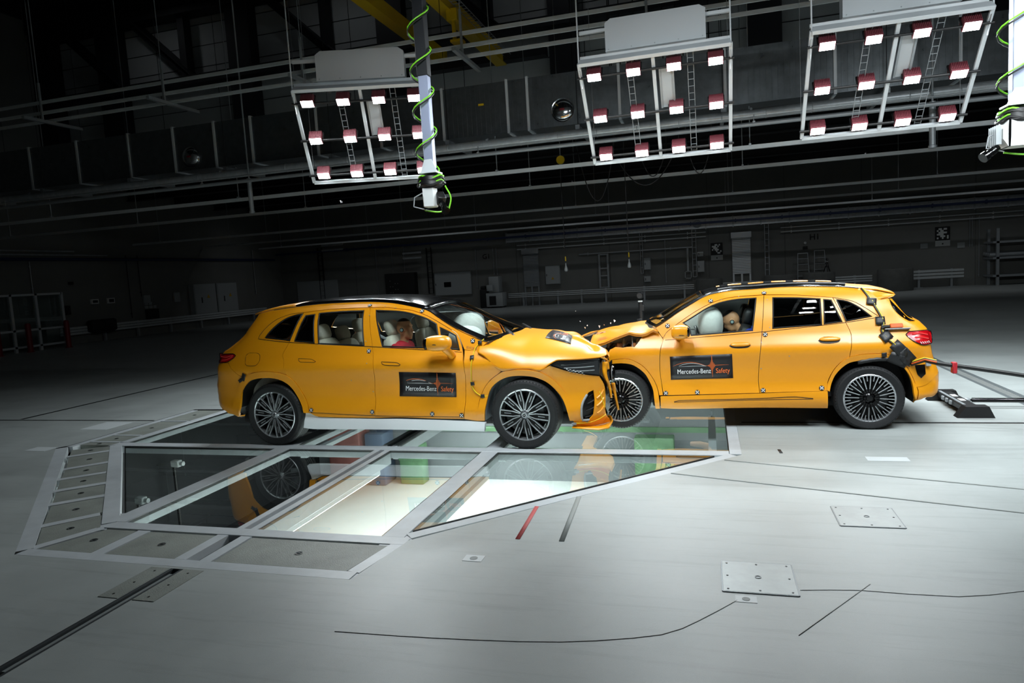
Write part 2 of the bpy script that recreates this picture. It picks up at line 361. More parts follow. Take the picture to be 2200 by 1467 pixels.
SUV = {
 'roof_edge': [(-0.443, 1.608), (-0.317, 1.635), (-0.134, 1.666), (0.165, 1.692), (0.475, 1.711), (0.795, 1.715), (1.166, 1.710), (1.447, 1.692), (1.636, 1.668), (1.803, 1.636), (2.026, 1.584)],
 'a_edge': [(2.026, 1.584), (2.176, 1.500), (2.329, 1.411), (2.475, 1.336), (2.631, 1.268), (2.763, 1.214), (2.811, 1.204)],
 'rear_edge': [(-0.443, 1.608), (-0.438, 1.583), (-0.539, 1.403), (-0.660, 1.309), (-0.759, 1.259), (-0.942, 1.157), (-0.985, 1.135), (-0.985, 1.025), (-0.838, 1.018), (-0.855, 0.842), (-1.044, 0.695), (-1.076, 0.582), (-0.898, 0.496), (-0.830, 0.427), (-0.754, 0.247), (-0.720, 0.222)],
 'frame_top': [(-0.237, 1.320), (-0.228, 1.361), (-0.131, 1.469), (-0.007, 1.554), (0.170, 1.606), (0.345, 1.616), (0.706, 1.641), (1.245, 1.639), (1.491, 1.627), (1.666, 1.605), (1.821, 1.584), (2.029, 1.518), (2.184, 1.442), (2.333, 1.360), (2.436, 1.293), (2.509, 1.108)],
 'quarter_glass': [(-0.151, 1.329), (-0.039, 1.453), (0.097, 1.551), (0.227, 1.593), (0.339, 1.609), (0.235, 1.283)],
 'rear_aux_glass': [(0.383, 1.581), (0.519, 1.593), (0.583, 1.246), (0.292, 1.276)],
 'rear_glass': [(0.566, 1.603), (0.880, 1.612), (1.185, 1.609), (1.263, 1.194), (0.635, 1.233)],
 'front_glass': [(1.342, 1.607), (1.503, 1.596), (1.674, 1.581), (1.831, 1.551), (2.034, 1.488), (2.172, 1.419), (2.237, 1.147), (2.043, 1.149), (1.731, 1.164), (1.493, 1.179)],
 'front_aux_glass': [(2.211, 1.383), (2.336, 1.328), (2.422, 1.283), (2.474, 1.115), (2.266, 1.138)],
 'seam_quarter': [(0.347, 1.613), (0.231, 1.274), (0.162, 1.153), (0.153, 1.106), (0.195, 1.027), (0.230, 0.878)],
 'seam_b': [(1.245, 1.639), (1.264, 1.612), (1.365, 1.195), (1.414, 0.938), (1.392, 0.659), (1.397, 0.525), (1.383, 0.343)],
 'seam_front': [(2.509, 1.108), (2.543, 0.916), (2.535, 0.715), (2.521, 0.520), (2.500, 0.338)],
 'arch_rear_outer': [(-0.583, 0.625), (-0.536, 0.699), (-0.466, 0.788), (-0.366, 0.862), (-0.266, 0.906), (-0.131, 0.927), (-0.008, 0.927), (0.110, 0.912), (0.230, 0.877), (0.309, 0.810), (0.373, 0.723), (0.439, 0.608), (0.488, 0.499), (0.506, 0.410)],
 'arch_rear_inner': [(-0.770, 0.269), (-0.502, 0.470), (-0.475, 0.648), (-0.413, 0.736), (-0.321, 0.803), (-0.216, 0.836), (-0.087, 0.846), (0.027, 0.842), (0.134, 0.816), (0.219, 0.767), (0.290, 0.695), (0.358, 0.581), (0.409, 0.485), (0.430, 0.410)],
 'arch_front_outer': [(2.656, 0.315), (2.682, 0.507), (2.720, 0.621), (2.769, 0.704), (2.847, 0.786), (2.985, 0.871), (3.104, 0.887), (3.207, 0.889), (3.308, 0.881), (3.413, 0.857), (3.530, 0.783), (3.621, 0.684), (3.698, 0.553), (3.748, 0.421), (3.759, 0.293)],
 'arch_front_inner': [(2.746, 0.315), (2.768, 0.481), (2.822, 0.655), (2.914, 0.750), (3.046, 0.807), (3.199, 0.818), (3.333, 0.801), (3.461, 0.745), (3.554, 0.660), (3.634, 0.544), (3.678, 0.426), (3.700, 0.298)],
 'door_bottom': [(0.506, 0.414), (0.572, 0.375), (0.632, 0.361), (0.942, 0.352), (1.380, 0.343), (1.707, 0.354), (2.108, 0.340), (2.498, 0.327), (2.694, 0.311)],
 'sill': [(0.438, 0.414), (0.527, 0.392), (0.616, 0.356), (1.393, 0.336), (1.705, 0.337), (2.496, 0.317), (2.753, 0.303), (2.742, 0.192), (1.666, 0.207), (0.579, 0.207), (0.416, 0.222)],
 'fender_cut': [(2.509, 1.108), (2.744, 1.081), (2.981, 0.874)],
 'tail_lamp': [(-0.977, 1.133), (-0.598, 1.146), (-0.552, 1.125), (-0.579, 1.097), (-0.673, 1.049), (-0.981, 1.022)],
 'fuel_flap': [(-0.390, 1.116), (-0.351, 1.149), (-0.238, 1.150), (-0.182, 1.127), (-0.167, 1.046), (-0.199, 1.006), (-0.321, 1.004), (-0.373, 1.036)],
 'handle_rear': [(0.386, 1.071), (0.563, 1.060), (0.637, 1.034), (0.625, 1.025), (0.433, 1.032), (0.397, 1.048)],
 'handle_front': [(1.519, 1.014), (1.715, 1.000), (1.760, 0.977), (1.746, 0.967), (1.564, 0.977), (1.526, 0.995)],
 'sticker': [(1.734, 0.891), (2.433, 0.867), (2.414, 0.585), (1.707, 0.601)],
 'targets': [(1.236, 1.663), (1.960, 1.571), (2.627, 1.216), (1.330, 1.136), (0.536, 0.444), (1.355, 0.421), (2.117, 0.398), (2.474, 0.381)],
 'headlamp': [(3.524, 0.930), (3.600, 0.967), (3.756, 0.965), (4.033, 0.954), (4.026, 0.772), (3.862, 0.810), (3.723, 0.851)],
 'hood_low': [(2.981, 0.874), (3.127, 0.888), (3.281, 0.884), (3.412, 0.859), (3.524, 0.927), (3.600, 0.969), (3.756, 0.967), (4.033, 0.956)],
 'hood_front': [(4.033, 0.956), (4.101, 1.018), (4.114, 1.111), (4.108, 1.179)],
 'bumper': [(3.418, 0.856), (3.524, 0.924), (3.723, 0.849), (3.861, 0.806), (4.026, 0.765), (4.072, 0.649), (4.079, 0.460), (4.075, 0.358), (4.115, 0.235), (3.945, 0.210), (3.748, 0.200), (3.756, 0.304), (3.729, 0.498)],
 'vent': [(3.833, 0.365), (3.848, 0.489), (3.908, 0.594), (3.956, 0.614), (3.965, 0.476), (3.949, 0.352), (3.882, 0.276), (3.838, 0.296)],
 'cable': [(2.762, 1.233), (2.703, 1.184), (2.658, 1.123), (2.642, 1.039), (2.627, 0.914), (2.608, 0.740), (2.636, 0.661), (2.687, 0.614), (2.740, 0.588), (2.788, 0.601)],
 'clips': [(2.716, 1.196), (2.635, 1.039), (2.623, 0.740), (2.733, 0.597)],
}
CAR = {
 'a_edge': [(4.586, 1.211), (4.691, 1.271), (4.860, 1.380), (5.081, 1.504), (5.158, 1.539)],
 'roof_edge': [(5.158, 1.539), (5.249, 1.566), (5.467, 1.593), (5.719, 1.599), (6.004, 1.607), (6.335, 1.598), (6.655, 1.578), (6.840, 1.552)],
 'spoiler': [(6.841, 1.555), (7.027, 1.532), (7.157, 1.497), (7.221, 1.467), (7.198, 1.442), (7.162, 1.431), (7.029, 1.414)],
 'rear_edge': [(7.162, 1.431), (7.166, 1.373), (7.251, 1.287), (7.318, 1.204), (7.423, 1.157), (7.533, 1.057), (7.549, 1.016), (7.539, 0.927), (7.560, 0.802), (7.588, 0.731), (7.614, 0.634), (7.632, 0.579), (7.634, 0.484), (7.611, 0.366), (7.547, 0.341), (7.405, 0.254), (7.370, 0.245)],
 'frame_top': [(4.675, 1.073), (4.715, 1.142), (4.884, 1.264), (5.078, 1.384), (5.271, 1.471), (5.461, 1.513), (5.828, 1.524), (6.185, 1.506), (6.555, 1.463), (6.752, 1.414), (6.868, 1.342), (6.995, 1.244)],
 'front_glass': [(4.903, 1.245), (5.026, 1.316), (5.180, 1.405), (5.333, 1.462), (5.522, 1.491), (5.744, 1.497), (5.684, 1.129), (5.320, 1.110), (4.995, 1.095), (4.978, 1.184)],
 'rear_glass': [(5.919, 1.492), (6.182, 1.479), (6.426, 1.456), (6.418, 1.168), (5.897, 1.145)],
 'rear_aux_glass': [(6.457, 1.448), (6.539, 1.437), (6.630, 1.193), (6.439, 1.174)],
 'quarter_glass': [(6.588, 1.441), (6.702, 1.416), (6.819, 1.345), (6.933, 1.240), (6.667, 1.196)],
 'seam_b': [(5.828, 1.524), (5.784, 1.122), (5.752, 0.880), (5.728, 0.578), (5.743, 0.425), (5.763, 0.253)],
 'seam_quarter': [(6.555, 1.462), (6.661, 1.192), (6.706, 1.065), (6.701, 0.977), (6.680, 0.828), (6.676, 0.758)],
 'belt': [(4.675, 1.054), (4.994, 1.070), (5.789, 1.113), (6.654, 1.186), (6.994, 1.231)],
 'seam_front': [(4.675, 1.060), (4.643, 0.944), (4.626, 0.714), (4.644, 0.512), (4.655, 0.404), (4.680, 0.237)],
 'sill_top': [(4.551, 0.402), (5.738, 0.419), (6.478, 0.436)],
 'sill_bottom': [(4.562, 0.238), (4.879, 0.229), (5.673, 0.244), (6.466, 0.233)],
 'arch_rear_inner': [(6.462, 0.230), (6.474, 0.425), (6.501, 0.530), (6.540, 0.615), (6.601, 0.687), (6.682, 0.747), (6.801, 0.769), (6.963, 0.770), (7.124, 0.750), (7.206, 0.690), (7.271, 0.598), (7.307, 0.491), (7.319, 0.364), (7.368, 0.248)],
 'arch_rear_outer': [(6.440, 0.439), (6.457, 0.526), (6.509, 0.650), (6.583, 0.746), (6.680, 0.814), (6.827, 0.841), (7.011, 0.839), (7.084, 0.823), (7.172, 0.771), (7.247, 0.693), (7.309, 0.576), (7.349, 0.462)],
 'arch_front_inner': [(4.557, 0.239), (4.539, 0.454), (4.511, 0.537), (4.456, 0.649), (4.381, 0.724), (4.294, 0.776), (4.173, 0.794), (4.049, 0.786)],
 'arch_front_outer': [(4.606, 0.398), (4.582, 0.512), (4.527, 0.629), (4.442, 0.742), (4.344, 0.813), (4.237, 0.847), (4.053, 0.837)],
 'fender_top': [(4.022, 0.995), (4.336, 1.001), (4.388, 1.049), (4.434, 1.119), (4.586, 1.185), (4.675, 1.060)],
 'bumper_seam': [(7.305, 0.455), (7.444, 0.476), (7.541, 0.548), (7.593, 0.591)],
 'tail_lamp': [(7.253, 1.038), (7.286, 1.066), (7.475, 1.067), (7.540, 1.050), (7.550, 1.016), (7.539, 0.920), (7.418, 0.921), (7.354, 0.945), (7.286, 0.993)],
 'handle_front': [(5.419, 0.973), (5.451, 1.002), (5.561, 1.013), (5.644, 1.000), (5.652, 0.973), (5.623, 0.950), (5.533, 0.943), (5.449, 0.951)],
 'handle_rear': [(6.360, 1.005), (6.398, 1.036), (6.493, 1.043), (6.591, 1.030), (6.595, 1.005), (6.572, 0.983), (6.484, 0.970), (6.391, 0.979)],
 'sticker': [(4.749, 0.864), (5.447, 0.880), (5.453, 0.594), (4.750, 0.585)],
 'targets': [(5.832, 1.545), (5.231, 1.484), (4.729, 1.219), (5.815, 1.084), (4.687, 0.428), (5.048, 0.435), (5.775, 0.450), (6.393, 0.469)],
 'cable': [(6.865, 1.548), (6.921, 1.452), (6.980, 1.330), (7.020, 1.236), (7.030, 1.158), (7.011, 1.093), (7.035, 1.028), (7.119, 0.937)],
}
# ------------------------------------------------------------------ the hall
PIT = [(-3.115, -.16), (-3.19, -.29), (-.06, -3.31), (2.87, -3.31), (2.985, -2.63), (5.48, -.09), (5.49, 2.95), (3.0, 5.45), (0.0, 5.45), (-2.50, 2.95), (-2.50, 2.2), (-3.115, 2.2)]
def flat(name, poly, z, m, holes=(), step=3.0, parent=None):
    V, T = fill(poly, holes, step); T = [t if area2([V[i] for i in t]) > 0 else t[::-1] for t in T]
    me = bpy.data.meshes.new(name); me.from_pydata([(x, y, z) for x, y in V], [], T); me.update(); return link(name, me, m, parent)
rect = lambda x0, y0, x1, y1: [(x0, y0), (x1, y0), (x1, y1), (x0, y1)]
SLOTS = [rect(1.455, -11.9, 1.565, -3.34), rect(-21.4, 1.335, -3.15, 1.385), rect(5.53, 1.335, 23.4, 1.385), rect(-5.99, 1.42, -5.91, 11.5), rect(8.83, 1.42, 9.06, 14.0), rect(8.83, -3.0, 9.06, 1.30)]
floor = struct(flat('floor', rect(-21.6, -12, 24, 32), 0, 'floor_concrete', [PIT] + SLOTS))
sl = MB(); sl.b2((-21.6, -12, -.42), (24, -3.5, -.3)); sl.b2((-21.6, 5.6, -.42), (24, 32, -.3)); sl.b2((-21.6, -3.5, -.42), (-3.3, 5.6, -.3)); sl.b2((5.6, -3.5, -.42), (24, 5.6, -.3)); sl.obj('floor_underside', 'trim_black', floor)
for n, poly, h0, h1 in (('wall_left', ((-21.6, -12), (-21.6, 32)), -.3, 13.5), ('wall_right', ((24, 32), (24, -12)), -.3, 13.5), ('wall_front', ((24, -12), (-21.6, -12)), -.3, 13.5), ('wall_back', ((-21.6, 32), (24, 32)), -.3, 7.2), ('wall_back_upper', ((-21.6, 16.6), (24, 16.6)), 7.0, 13.5)):
    (x0, y0), (x1, y1) = poly; w = MB(); d = Vector((x1 - x0, y1 - y0, 0)).normalized(); nrm = Vector((-d.y, d.x, 0)) * .15
    a, b = Vector((x0, y0, 0)) + nrm, Vector((x1, y1, 0)) + nrm
    w.bar((a.x, a.y, (h0 + h1) / 2), (b.x, b.y, (h0 + h1) / 2), .3, h1 - h0); struct(w.obj(n, 'wall_siding' if 'upper' in n else 'wall_paint'))
c = MB(); c.b2((-21.6, -12, 13.5), (24, 16.6, 13.7)); struct(c.obj('ceiling', 'steel_dark')); c = MB(); c.b2((-21.6, 16.6, 7.0), (24, 32, 7.2)); struct(c.obj('ceiling_low', 'steel_dark'))
up = bpy.data.objects['wall_back_upper']
for k in range(7):
    s = MB(); s.b2((-21.6, 16.58, 7.6 + .8 * k), (24, 16.6, 7.62 + .8 * k)); s.obj('siding_joint', 'steel_dark', up)
lb = bpy.data.objects['wall_back']
for x in (-16.2, -11.0, -5.6, -.1, 5.3, 9.2, 12.9, 18.0):
    s = MB(); s.b2((x, 31.985, 0), (x + .03, 32.0, 7)); s.obj('panel_joint', 'concrete_block', lb)
# pit below the glass
PX0, PX1, PY0, PY1, PZ = -2.9, 5.46, -2.75, 5.42, -2.1
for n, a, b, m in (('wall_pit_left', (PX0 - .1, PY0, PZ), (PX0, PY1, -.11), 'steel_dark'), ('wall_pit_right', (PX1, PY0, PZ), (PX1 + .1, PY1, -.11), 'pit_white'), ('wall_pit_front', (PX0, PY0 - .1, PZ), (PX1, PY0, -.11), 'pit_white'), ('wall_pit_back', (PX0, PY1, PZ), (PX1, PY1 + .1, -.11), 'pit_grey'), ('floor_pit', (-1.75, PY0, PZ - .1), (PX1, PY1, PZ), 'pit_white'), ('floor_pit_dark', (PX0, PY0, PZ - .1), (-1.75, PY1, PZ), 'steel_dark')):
    w = MB(); w.b2(a, b); struct(w.obj(n, m))
st = MB(); st.b2((-.8, PY1 - .03, -1.66), (PX1, PY1 - .002, -1.45)); st.obj('green_band', 'pit_green', bpy.data.objects['wall_pit_back'])
st = MB(); st.b2((-.8, PY1 - .03, -1.12), (PX1, PY1 - .002, -1.02)); st.obj('green_band', 'pit_green', bpy.data.objects['wall_pit_back'])
# the glass floor: frame bars, panes and the ring of slabs round it
cover = thing('glass_floor', (1.5, 1.3, -.05), 'glass floor over the lit pit under the cars with flat steel frame bars', 'glass floor')
NB = [0]
def fbar(a, b, w, h=.10, m='steel_bar', name='frame_bar', z=0.0):
    NB[0] += 1; z -= .0002 * (NB[0] * 5 % 23); q = MB(); q.bar((a[0], a[1], z - h / 2), (b[0], b[1], z - h / 2), w, h, (0, 0, 1), .004); return q.obj(name, m, cover)
fbar((.18, -2.64), (2.98, -2.64), .14); fbar((-2.42, -.03), (5.36, -.03), .17); fbar((-2.42, 2.83), (5.36, 2.83), .17); fbar((.1, 5.37), (2.95, 5.37), .14)
fbar((.17, -2.57), (.17, -.115), .20); fbar((.17, .055), (.17, 2.745), .20); fbar((.17, 2.915), (.17, 5.3), .20)
fbar((2.825, -2.57), (2.825, -.115), .19); fbar((2.825, .055), (2.825, 2.745), .19); fbar((2.825, 2.915), (2.825, 5.3), .19)
fbar((2.945, -2.545), (5.40, -.10), .12); fbar((5.425, -.06), (5.425, 2.86), .12); fbar((5.38, 2.9), (2.95, 5.36), .12)
fbar((-2.40, -.09), (.14, -2.60), .145); fbar((-2.42, .06), (-2.42, 2.75), .13); fbar((-2.42, 2.9), (.1, 5.36), .13)
for y0, y1 in ((-2.57, -.115), (.055, 2.745), (2.915, 5.3)):
    for x in (1.445, 1.575): fbar((x, y0), (x, y1), .07, .16, 'steel_bar', 'track_bar')
q = MB(); q.b2((1.47, -2.7, -.16), (1.55, 5.3, -.07)); q.obj('track_slot', 'rail_black', cover)
def gpane(poly, z=-.008):
    poly = inset_poly(poly, .004); V, T = fill(poly, (), 5); T = [t if area2([V[i] for i in t]) > 0 else t[::-1] for t in T]
    me = bpy.data.meshes.new('glass_pane'); me.from_pydata([(x, y, z) for x, y in V], [], T); me.update(); link('glass_pane', me, 'pit_glass', cover)
    e = MB(); n = len(poly)                                       # dark rubber seal round each pane
    for i in range(n):
        a, b = Vector((*poly[i], 0)), Vector((*poly[(i + 1) % n], 0)); e.bar((a.x, a.y, -.02), (b.x, b.y, -.02), .014, .022)
    e.obj('pane_seal', 'rail_black', cover)
gpane([(-2.23, -.115), (.07, -2.38), (.07, -.115)]); gpane(rect(.27, -2.57, 1.41, -.115)); gpane(rect(1.61, -2.57, 2.73, -.115)); gpane([(2.92, -2.42), (5.22, -.115), (2.92, -.115)])
gpane(rect(-2.355, .055, .07, 2.745)); gpane(rect(.27, .055, 1.41, 2.745)); gpane(rect(1.61, .055, 2.73, 2.745)); gpane(rect(2.92, .055, 5.365, 2.745))
gpane([(-2.25, 2.915), (.07, 2.915), (.07, 5.25)]); gpane(rect(.27, 2.915, 1.41, 5.3)); gpane(rect(1.61, 2.915, 2.73, 5.3)); gpane([(2.92, 2.915), (5.25, 2.915), (2.92, 5.25)])
ring = thing('pit_surround', (-1.2, -2.0, -.05), 'ring of grey concrete slabs between steel strips along the edge of the glass pit', 'floor slabs')
def rbar(a, b, w, name='steel_strip', z=0.0, h=.08):
    NB[0] += 1; z -= .0002 * (NB[0] * 5 % 23) + .0001; q = MB(); q.bar((a[0], a[1], z - h / 2), (b[0], b[1], z - h / 2), w, h, (0, 0, 1)); return q.obj(name, 'steel_bar', ring)
def rslab(poly):
    poly = inset_poly(poly, .006); q = MB(); q.prism(poly, -.006, -.08, lambda u, v, a: (u, v, a)); o = q.obj('slab', 'slab_concrete', ring)
    cx, cy = sum(p[0] for p in poly) / len(poly), sum(p[1] for p in poly) / len(poly); e = MB(); e.lathe([(.022, -.005), (.03, -.002), (.022, -.002)], 12, 'Z', (cx, cy, 0), caps=False); e.box((cx, cy, -.003), (.03, .008, .004)); e.obj('lifting_eye', 'steel_edge', o)
rbar((-.05, -3.25), (2.86, -3.25), .115); rbar((-3.115, -.27), (-.075, -3.225), .14); rbar((2.83, -3.19), (2.94, -2.62), .10)
rbar((-3.06, -.20), (-3.06, 2.15), .10); rbar((.62, -3.19), (.62, -2.72), .12)
for x in (1.40, 1.62): rbar((x, -3.19), (x, -2.72), .10)
q = MB(); q.b2((1.455, -3.3, -.12), (1.565, -2.7, -.06)); q.obj('track_slot', 'rail_black', ring)
outp = [(-2.56, -.65), (-2.04, -1.15), (-1.7, -1.51), (-1.32, -1.88), (-.95, -2.25), (-.46, -2.75), (-.04, -3.16)]
inp = [(-2.21, -.33), (-1.73, -.81), (-1.36, -1.20), (-.98, -1.56), (-.61, -1.93), (-.16, -2.40), (.16, -2.72)]
for a, b in zip(outp, inp):
    a, b = Vector(a), Vector(b); d = (b - a).normalized(); o = a - d * .02; e = b + d * -.02; rbar(o, e, .095)
def filler(poly): NB[0] += 1; q = MB(); q.prism(poly, -.0062 - .0003 * (NB[0] % 5), -.075, lambda u, v, a: (u, v, a)); q.obj('corner_plate', 'steel_bar', ring)
filler([(2.78, -2.77), (2.93, -2.77), (3.0, -2.62), (2.97, -2.52), (2.80, -2.56)]); filler([(.0, -2.58), (.2, -2.565), (.22, -2.74), (.10, -2.78)]); filler([(-.075, -3.305), (.02, -3.305), (.0, -3.18), (-.075, -3.2)]); filler([(2.80, -3.305), (2.868, -3.305), (2.885, -3.18), (2.80, -3.18)]); filler([(-.06, -2.42), (.075, -2.35), (.12, -2.6), (.0, -2.63)]); filler([(-2.50, -.12), (-2.36, .0), (-2.36, .08), (-2.50, .08)])
oc = [(-2.90, -.31)] + outp; ic = [(-2.50, -.10)] + inp
for i in range(7):
    g = lambda p, q, k: tuple(Vector(p).lerp(Vector(q), k)); L = (Vector(oc[i]) - Vector(oc[i + 1])).length; k = .052 / L
    rslab([g(oc[i], oc[i + 1], k), g(oc[i + 1], oc[i], k), g(ic[i + 1], ic[i], k), g(ic[i], ic[i + 1], k)])
rslab([(.02, -3.185), (.555, -3.185), (.555, -2.725), (.24, -2.725)]); rslab(rect(.69, -3.185, 1.345, -2.725)); rslab([(1.68, -3.185), (2.775, -3.185), (2.87, -2.725), (1.68, -2.725)])
for y0, y1 in ((-.10, .06), (.10, .42), (.48, 1.30), (1.40, 2.15)): rslab(rect(-3.0, y0, -2.50, y1))
for y in (.08, .45, 1.35): rbar((-3.0, y), (-2.5, y), .05)
# tracks and slots in the floor
def slot(name, r, label, m='rail_black', dz=-.05, cat='floor track'):
    (x0, y0), (x1, y1) = r[0], r[2]; q = MB(); q.b2((x0 - .01, y0, dz - .06), (x1 + .01, y1, dz)); return tag(q.obj(name, m), label, cat)
t = thing('tow_track', (1.51, -7.6, -.05), 'long dark tow track slot running from the glass floor to the lower left corner', 'floor track')
q = MB(); q.b2((1.45, -11.9, -.12), (1.57, -3.34, -.075)); q.obj('slot_bed', 'rail_black', t)
for x in (1.468, 1.552): q = MB(); q.b2((x - .012, -11.9, -.09), (x + .012, -3.34, -.002)); q.obj('edge_rail', 'steel_edge', t)
q = MB(); q.b2((1.495, -4.6, -.03), (1.525, -3.4, -.012)); q.obj('guide_strip', 'plate', t)
for x0, x1 in ((1.29, 1.45), (1.57, 1.74)):
    q = MB(); q.b2((x0, -3.80, -.001), (x1, -3.345, .0035)); p = q.obj('cover_plate', 'slab_concrete', t)
    for y in (-3.75, -3.58, -3.40):
        b = MB(); b.lathe([(.008, .003), (.008, .0055), (.004, .006)], 8, 'Z', ((x0 + x1) / 2, y, 0)); b.obj('bolt', 'rail_black', p)
slot('crash_track', SLOTS[1], 'black slot in the floor running left from under the SUV tail'); slot('crash_track', SLOTS[2], 'black slot in the floor running right under the smaller car')
slot('cross_track', SLOTS[3], 'black slot in the dark floor left of the SUV, leading to the back wall')
for r, lb_ in ((SLOTS[4], 'long grey drain grate behind the smaller car at the right edge'), (SLOTS[5], 'grey drain grate at the far right edge of the floor')):
    (x0, y0), (x1, y1) = r[0], r[2]; g = thing('drain_grate', ((x0 + x1) / 2, (y0 + y1) / 2, -.03), lb_, 'drain grate'); q = MB(); q.b2((x0, y0, -.1), (x1, y1, -.05)); q.obj('channel', 'rail_black', g)
    for x in (x0 + .03, x1 - .03): q = MB(); q.b2((x - .03, y0, -.05), (x + .03, y1, -.001)); q.obj('edge_strip', 'grate_grey', g)
    q = MB(); q.b2((x0 + .055, 0, -.03), (x1 - .055, .022, -.002)); me = q.mesh('slat'); n = min(int((y1 - y0) / .055), 120)
    for k in range(n): o = link('slat', me, 'scuff', None, (0, y0 + .055 * k + .01, 0)); attach(o, g)
# plates, tapes and marks on the floor
for (x0, y0, x1, y1), lb_ in (((6.07, -1.96, 6.49, -1.555), 'square steel floor hatch farther back, with chipped white paint'), ((5.235, -3.11, 5.655, -2.69), 'square steel floor hatch nearer the camera, worn and scratched')):
    h = thing('floor_hatch', ((x0 + x1) / 2, (y0 + y1) / 2, 0), lb_, 'floor hatch', 'steel floor hatches'); q = MB(); q.b2((x0, y0, 0), (x1, y1, .006), .002); q.obj('plate', 'plate', h)
    f = MB()
    for a, b in (((x0, y0), (x1, y0)), ((x1, y0), (x1, y1)), ((x1, y1), (x0, y1)), ((x0, y1), (x0, y0))): f.bar((*a, .002), (*b, .002), .012, .006)
    f.obj('frame', 'steel_edge', h)
    for i in range(3):
        for j in range(3):
            if i == 1 and j == 1: continue
            b = MB(); b.lathe([(.007, .005), (.007, .008), (.004, .009)], 8, 'Z', (x0 + .03 + i * (x1 - x0 - .06) / 2, y0 + .03 + j * (y1 - y0 - .06) / 2, 0)); b.obj('bolt', 'rail_black', h)
    e = MB(); e.lathe([(.014, .006), (.02, .009), (.014, .009)], 12, 'Z', ((x0 + x1) / 2, (y0 + y1) / 2, 0), caps=False); e.obj('lifting_ring', 'steel_edge', h)
def mark(name, pts, w, m, label, cat='floor tape', z=.0025):
    q = MB(); P = spline([(x, y, 0) for x, y in pts], .25) if len(pts) > 2 else [(x, y, 0) for x, y in pts]
    L = []; Rr = []
    for i in range(len(P)):
        a, b = Vector(P[max(0, i - 1)]), Vector(P[min(len(P) - 1, i + 1)]); d = (b - a).normalized(); n = Vector((-d.y, d.x, 0)); L.append(Vector(P[i]) + n * w / 2 + Vector((0, 0, z))); Rr.append(Vector(P[i]) - n * w / 2 + Vector((0, 0, z)))
    q.grid([L, Rr]); o = q.obj(name, m); md = o.modifiers.new('t', 'SOLIDIFY'); md.thickness = .0018; md.offset = 0
    return tag(o, label, cat)
mark('floor_tape', [(3.775, -1.80), (3.80, -2.50)], .035, 'tape_red', 'short red tape strip on the floor in front of the SUV wheel')
mark('floor_tape', [(4.08, -1.52), (4.13, -2.5)], .04, 'tape_grey', 'grey tape strip on the floor beside the red one')
mark('floor_tape', [(5.31, -.30), (7.57, -.99), (9.5, -1.58)], .022, 'tape_grey', 'upper long grey tape line slanting across the floor at right')
mark('floor_tape', [(4.82, -.78), (7.36, -1.55), (9.5, -2.2)], .022, 'tape_grey', 'lower long grey tape line slanting across the floor at right')
mark('floor_tape', [(5.85, .12), (5.86, -.02)], .03, 'rail_black', 'tiny black tape mark beside the corner of the glass floor')
for pts, w, lb_ in (([(6.07, -2.89), (5.6, -3.55)], .004, 'straight dark scratch on the floor right of the near hatch'), ([(5.67, -3.03), (6.0, -2.98), (6.5, -2.98), (7.0, -2.80)], .004, 'curved dark scuff running right from the near hatch'), ([(5.31, -3.21), (5.1, -3.48), (4.91, -3.66), (4.4, -3.82), (3.7, -3.9), (3.12, -3.93)], .004, 'long curved scuff leading from the near hatch to bottom centre')): mark('floor_scuff', pts, w, 'scuff', lb_, 'scuff mark', .0015)
for x, y, s, lb_ in ((3.585, -2.87, .10, 'pale square patch with a dark spot on the floor left of centre'), (5.36, -3.19, .08, 'pale patch with a dark spot just below the near hatch')):
    p = thing('floor_patch', (x, y, 0), lb_, 'floor patch'); q = MB(); q.b2((x - s / 2 - .02, y - s / 2, 0), (x + s / 2 + .02, y + s / 2, .002)); q.obj('pale_square', 'floor_patch', p); q = MB(); q.lathe([(.0005, .003), (s * .28, .003), (s * .28, .0)], 14, 'Z', (x, y, .0005)); q.obj('dark_spot', 'scuff', p)
for x0, y0, x1, y1, lb_ in ((6.6, -.24, 6.96, -.10, 'pale rectangle painted on the floor in front of the rear wheel'), (-3.95, .74, -3.45, 1.24, 'pale rectangle on the dark floor left of the glass pit'), (-3.55, -.45, -3.2, -.25, 'small pale rectangle beside the left corner of the pit ring')):
    q = MB(); q.b2((x0, y0, 0), (x1, y1, .002)); tag(q.obj('floor_patch', 'floor_patch'), lb_, 'floor patch')
# lamps and gear inside the pit
for i, (x, y0, y1, lb_) in enumerate(((.17, .3, 2.5, 'left'), (1.51, -2.2, -.3, 'front middle'), (2.825, -2.0, -.3, 'front right'), (2.825, .3, 2.6, 'right'), (1.51, 3.1, 5.0, 'rear'), (5.2, .3, 2.6, 'far right'))):
    t = thing('pit_lamp', (x, (y0 + y1) / 2, -.2), lb_ + ' strip lamp hanging under the glass floor inside the pit', 'lamp', 'strip lamps in the pit'); q = MB(); q.b2((x - .045, y0, -.24), (x + .045, y1, -.19)); q.obj('housing', 'frame_white', t)
    for yy in (y0 + .1, y1 - .1): q = MB(); q.b2((x - .01, yy - .01, -.2), (x + .01, yy + .01, -.10)); q.obj('hanger', 'steel_mid', t)
    k = .4 if x < 1 else .9; q = MB(); q.add([(x - .045 * k, y0 + .02, -.243), (x + .045 * k, y0 + .02, -.243), (x + .045 * k, y1 - .02, -.243), (x - .045 * k, y1 - .02, -.243)], [(0, 3, 2, 1)]); q.obj('tube', 'pit_light', t, fix=False)
